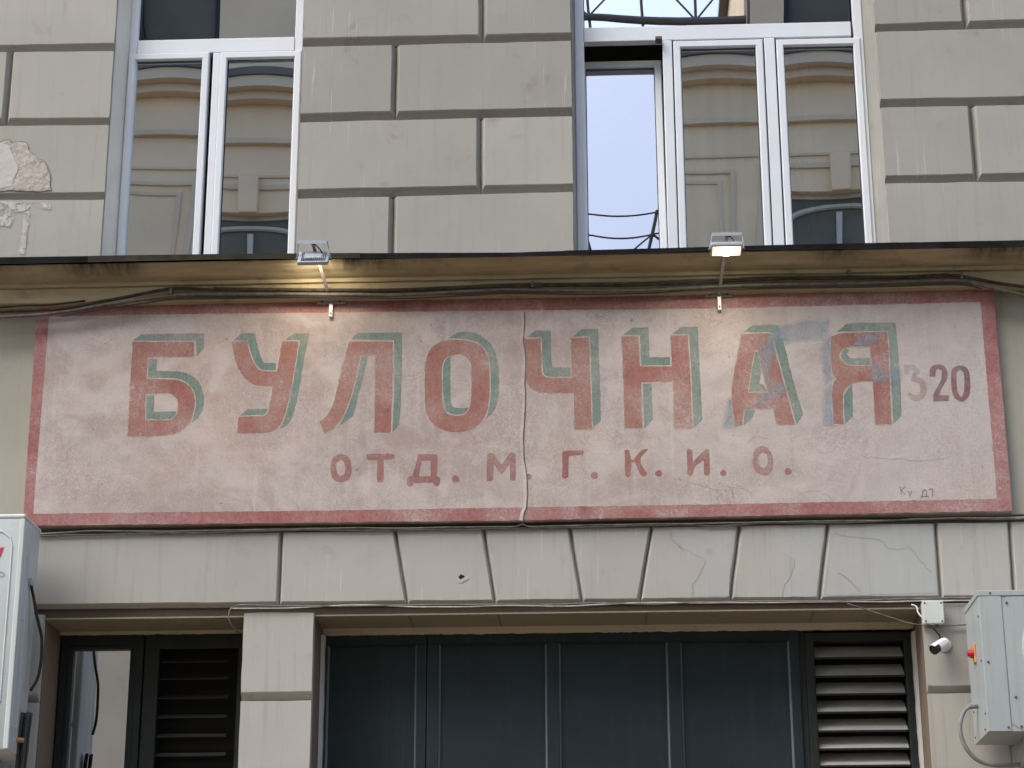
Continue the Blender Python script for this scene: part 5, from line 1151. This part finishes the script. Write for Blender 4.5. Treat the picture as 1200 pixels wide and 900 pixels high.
for cx, hw in OW:
    wn = bpy.data.objects.new('window', None); COL.objects.link(wn); wn.parent = op
    fr_ = ring_mesh(cx - hw, cx + hw, OWZ[0], OWZ[1], .09, 0, .08)
    fr_.v = [Vector((v.x, YO - .15 - v.y, v.z)) for v in fr_.v]
    fr_.box(cx - .045, cx + .045, YO - .22, YO - .14, OWZ[0] + .05, OWZ[1] - .35)
    arc = [(cx + hw * .93 * math.cos(a), YO - .17, OWZ[1] - .75 + .52 * math.sin(a)) for a in [i * math.pi / 14 for i in range(15)]]
    fr_.tube(arc, .05, 6)
    o = fr_.build('frame', 'opp_frame'); o.parent = wn; o.location = -Vector((0, -22.5, 0))
    o = MB().add([(cx - hw, YO - .2, OWZ[0]), (cx + hw, YO - .2, OWZ[0]), (cx + hw, YO - .2, OWZ[1]), (cx - hw, YO - .2, OWZ[1])], [(0, 1, 2, 3)]).build('pane', 'opp_glass'); o.parent = wn; o.location = -Vector((0, -22.5, 0))
    pts = [(cx - hw - .45, 14.8), (cx + hw + .45, 14.8), (cx + hw + .45, 18.3), (cx - hw - .45, 18.3)]
    sur = ring_mesh(pts[0][0], pts[1][0], 14.8, 18.3, .10, 0, .05); sur.v = [Vector((v.x, YO + .052 - v.y, v.z)) for v in sur.v]
    o = sur.build('surround', 'opp_trim'); o.parent = wn; o.location = -Vector((0, -22.5, 0))
    k_ = MB().box(cx - .13, cx + .13, YO + .003, YO + .16, OWZ[1] - .05, 18.44, .02); o = k_.build('keystone', 'opp'); o.parent = wn; o.location = -Vector((0, -22.5, 0))
MB().box(-18, 18, YO - 8.6, YO + .50, 20.345, 20.5).build('roof', 'roof', op)
for cx in (-8.75, -3.8, 1.55, 6.95):
    for wd, dp in ((1.05, .045), (.85, .03)):
        rg = ring_mesh(cx - wd, cx + wd, 14.8 + (1.05 - wd), 18.2 - (1.05 - wd), .07, 0, dp); rg.v = [Vector((v.x, YO + dp + .002 - v.y, v.z)) for v in rg.v]
        rg.build('wall_moulding', 'opp_trim', op)
for x0, x1, wins in ((-18, -3.2, ((-12.5, -11.2), (-8.9, -7.35))), (3.0, 18, ((3.75, 5.5), (8, 9.4)))):
    mb = MB(); prev = x0
    for a, b in wins: mb.box(prev, a, YO - .9, YO - .5, 20.9, 23.0); prev = b
    mb.box(prev, x1, YO - .9, YO - .5, 20.9, 23.0); mb.box(x0, x1, YO - .9, YO - .5, 20.505, 20.9); mb.box(x0, x1, YO - .9, YO - .5, 23.0, 24.4)
    mb.box(x0, x1, YO - 8, YO - .9, 24.0, 24.4); mb.box(x0 if x0 > 0 else x1 - .4, x0 + .4 if x0 > 0 else x1, YO - 8, YO - .9, 20.505, 24.0)
    mb.build('attic', 'opp', op)
    MB().box(x0 - .2, x1 + .2, YO - 8.2, YO - .3, 24.405, 24.55).build('roof', 'roof', op)
    for a, b in wins:
        wn = bpy.data.objects.new('window', None); COL.objects.link(wn); wn.parent = op
        f_ = ring_mesh(a, b, 20.9, 23.0, .10, 0, .1); f_.v = [Vector((v.x, YO - .55 - v.y, v.z)) for v in f_.v]
        o = f_.build('frame', 'black_frame'); o.parent = wn; o.location = -Vector((0, -22.5, 0))
        o = MB().add([(a, YO - .7, 20.9), (b, YO - .7, 20.9), (b, YO - .7, 23.0), (a, YO - .7, 23.0)], [(0, 1, 2, 3)]).build('pane', 'opp_glass'); o.parent = wn; o.location = -Vector((0, -22.5, 0))
mb = MB()
for zr in (22.35, 22.85): mb.tube([(-3.1, YO + .5, zr), (2.9, YO + .5, zr)], .017, 6)
for i in range(7): mb.tube([(-3.0 + i, YO + .5, 20.5), (-3.0 + i, YO + .5, 22.9)], .028, 6)
for i in range(6): mb.tube([(-3.0 + i, YO + .5, 21.3), (-2.0 + i, YO + .5, 22.35)] if i % 2 else [(-3.0 + i, YO + .5, 22.35), (-2.0 + i, YO + .5, 21.3)], .018, 6)
mb.build('roof_rail', 'rail', op)
MB().tube([(-3.15, YO + .55, 21.25), (2.95, YO + .55, 21.25)], .07, 8).build('roof_gutter', 'roof', op)
MB().box(-3.1, 2.9, YO - 2.6, YO - 2.5, 20.51, 21.1).build('parapet', 'opp_trim', op)
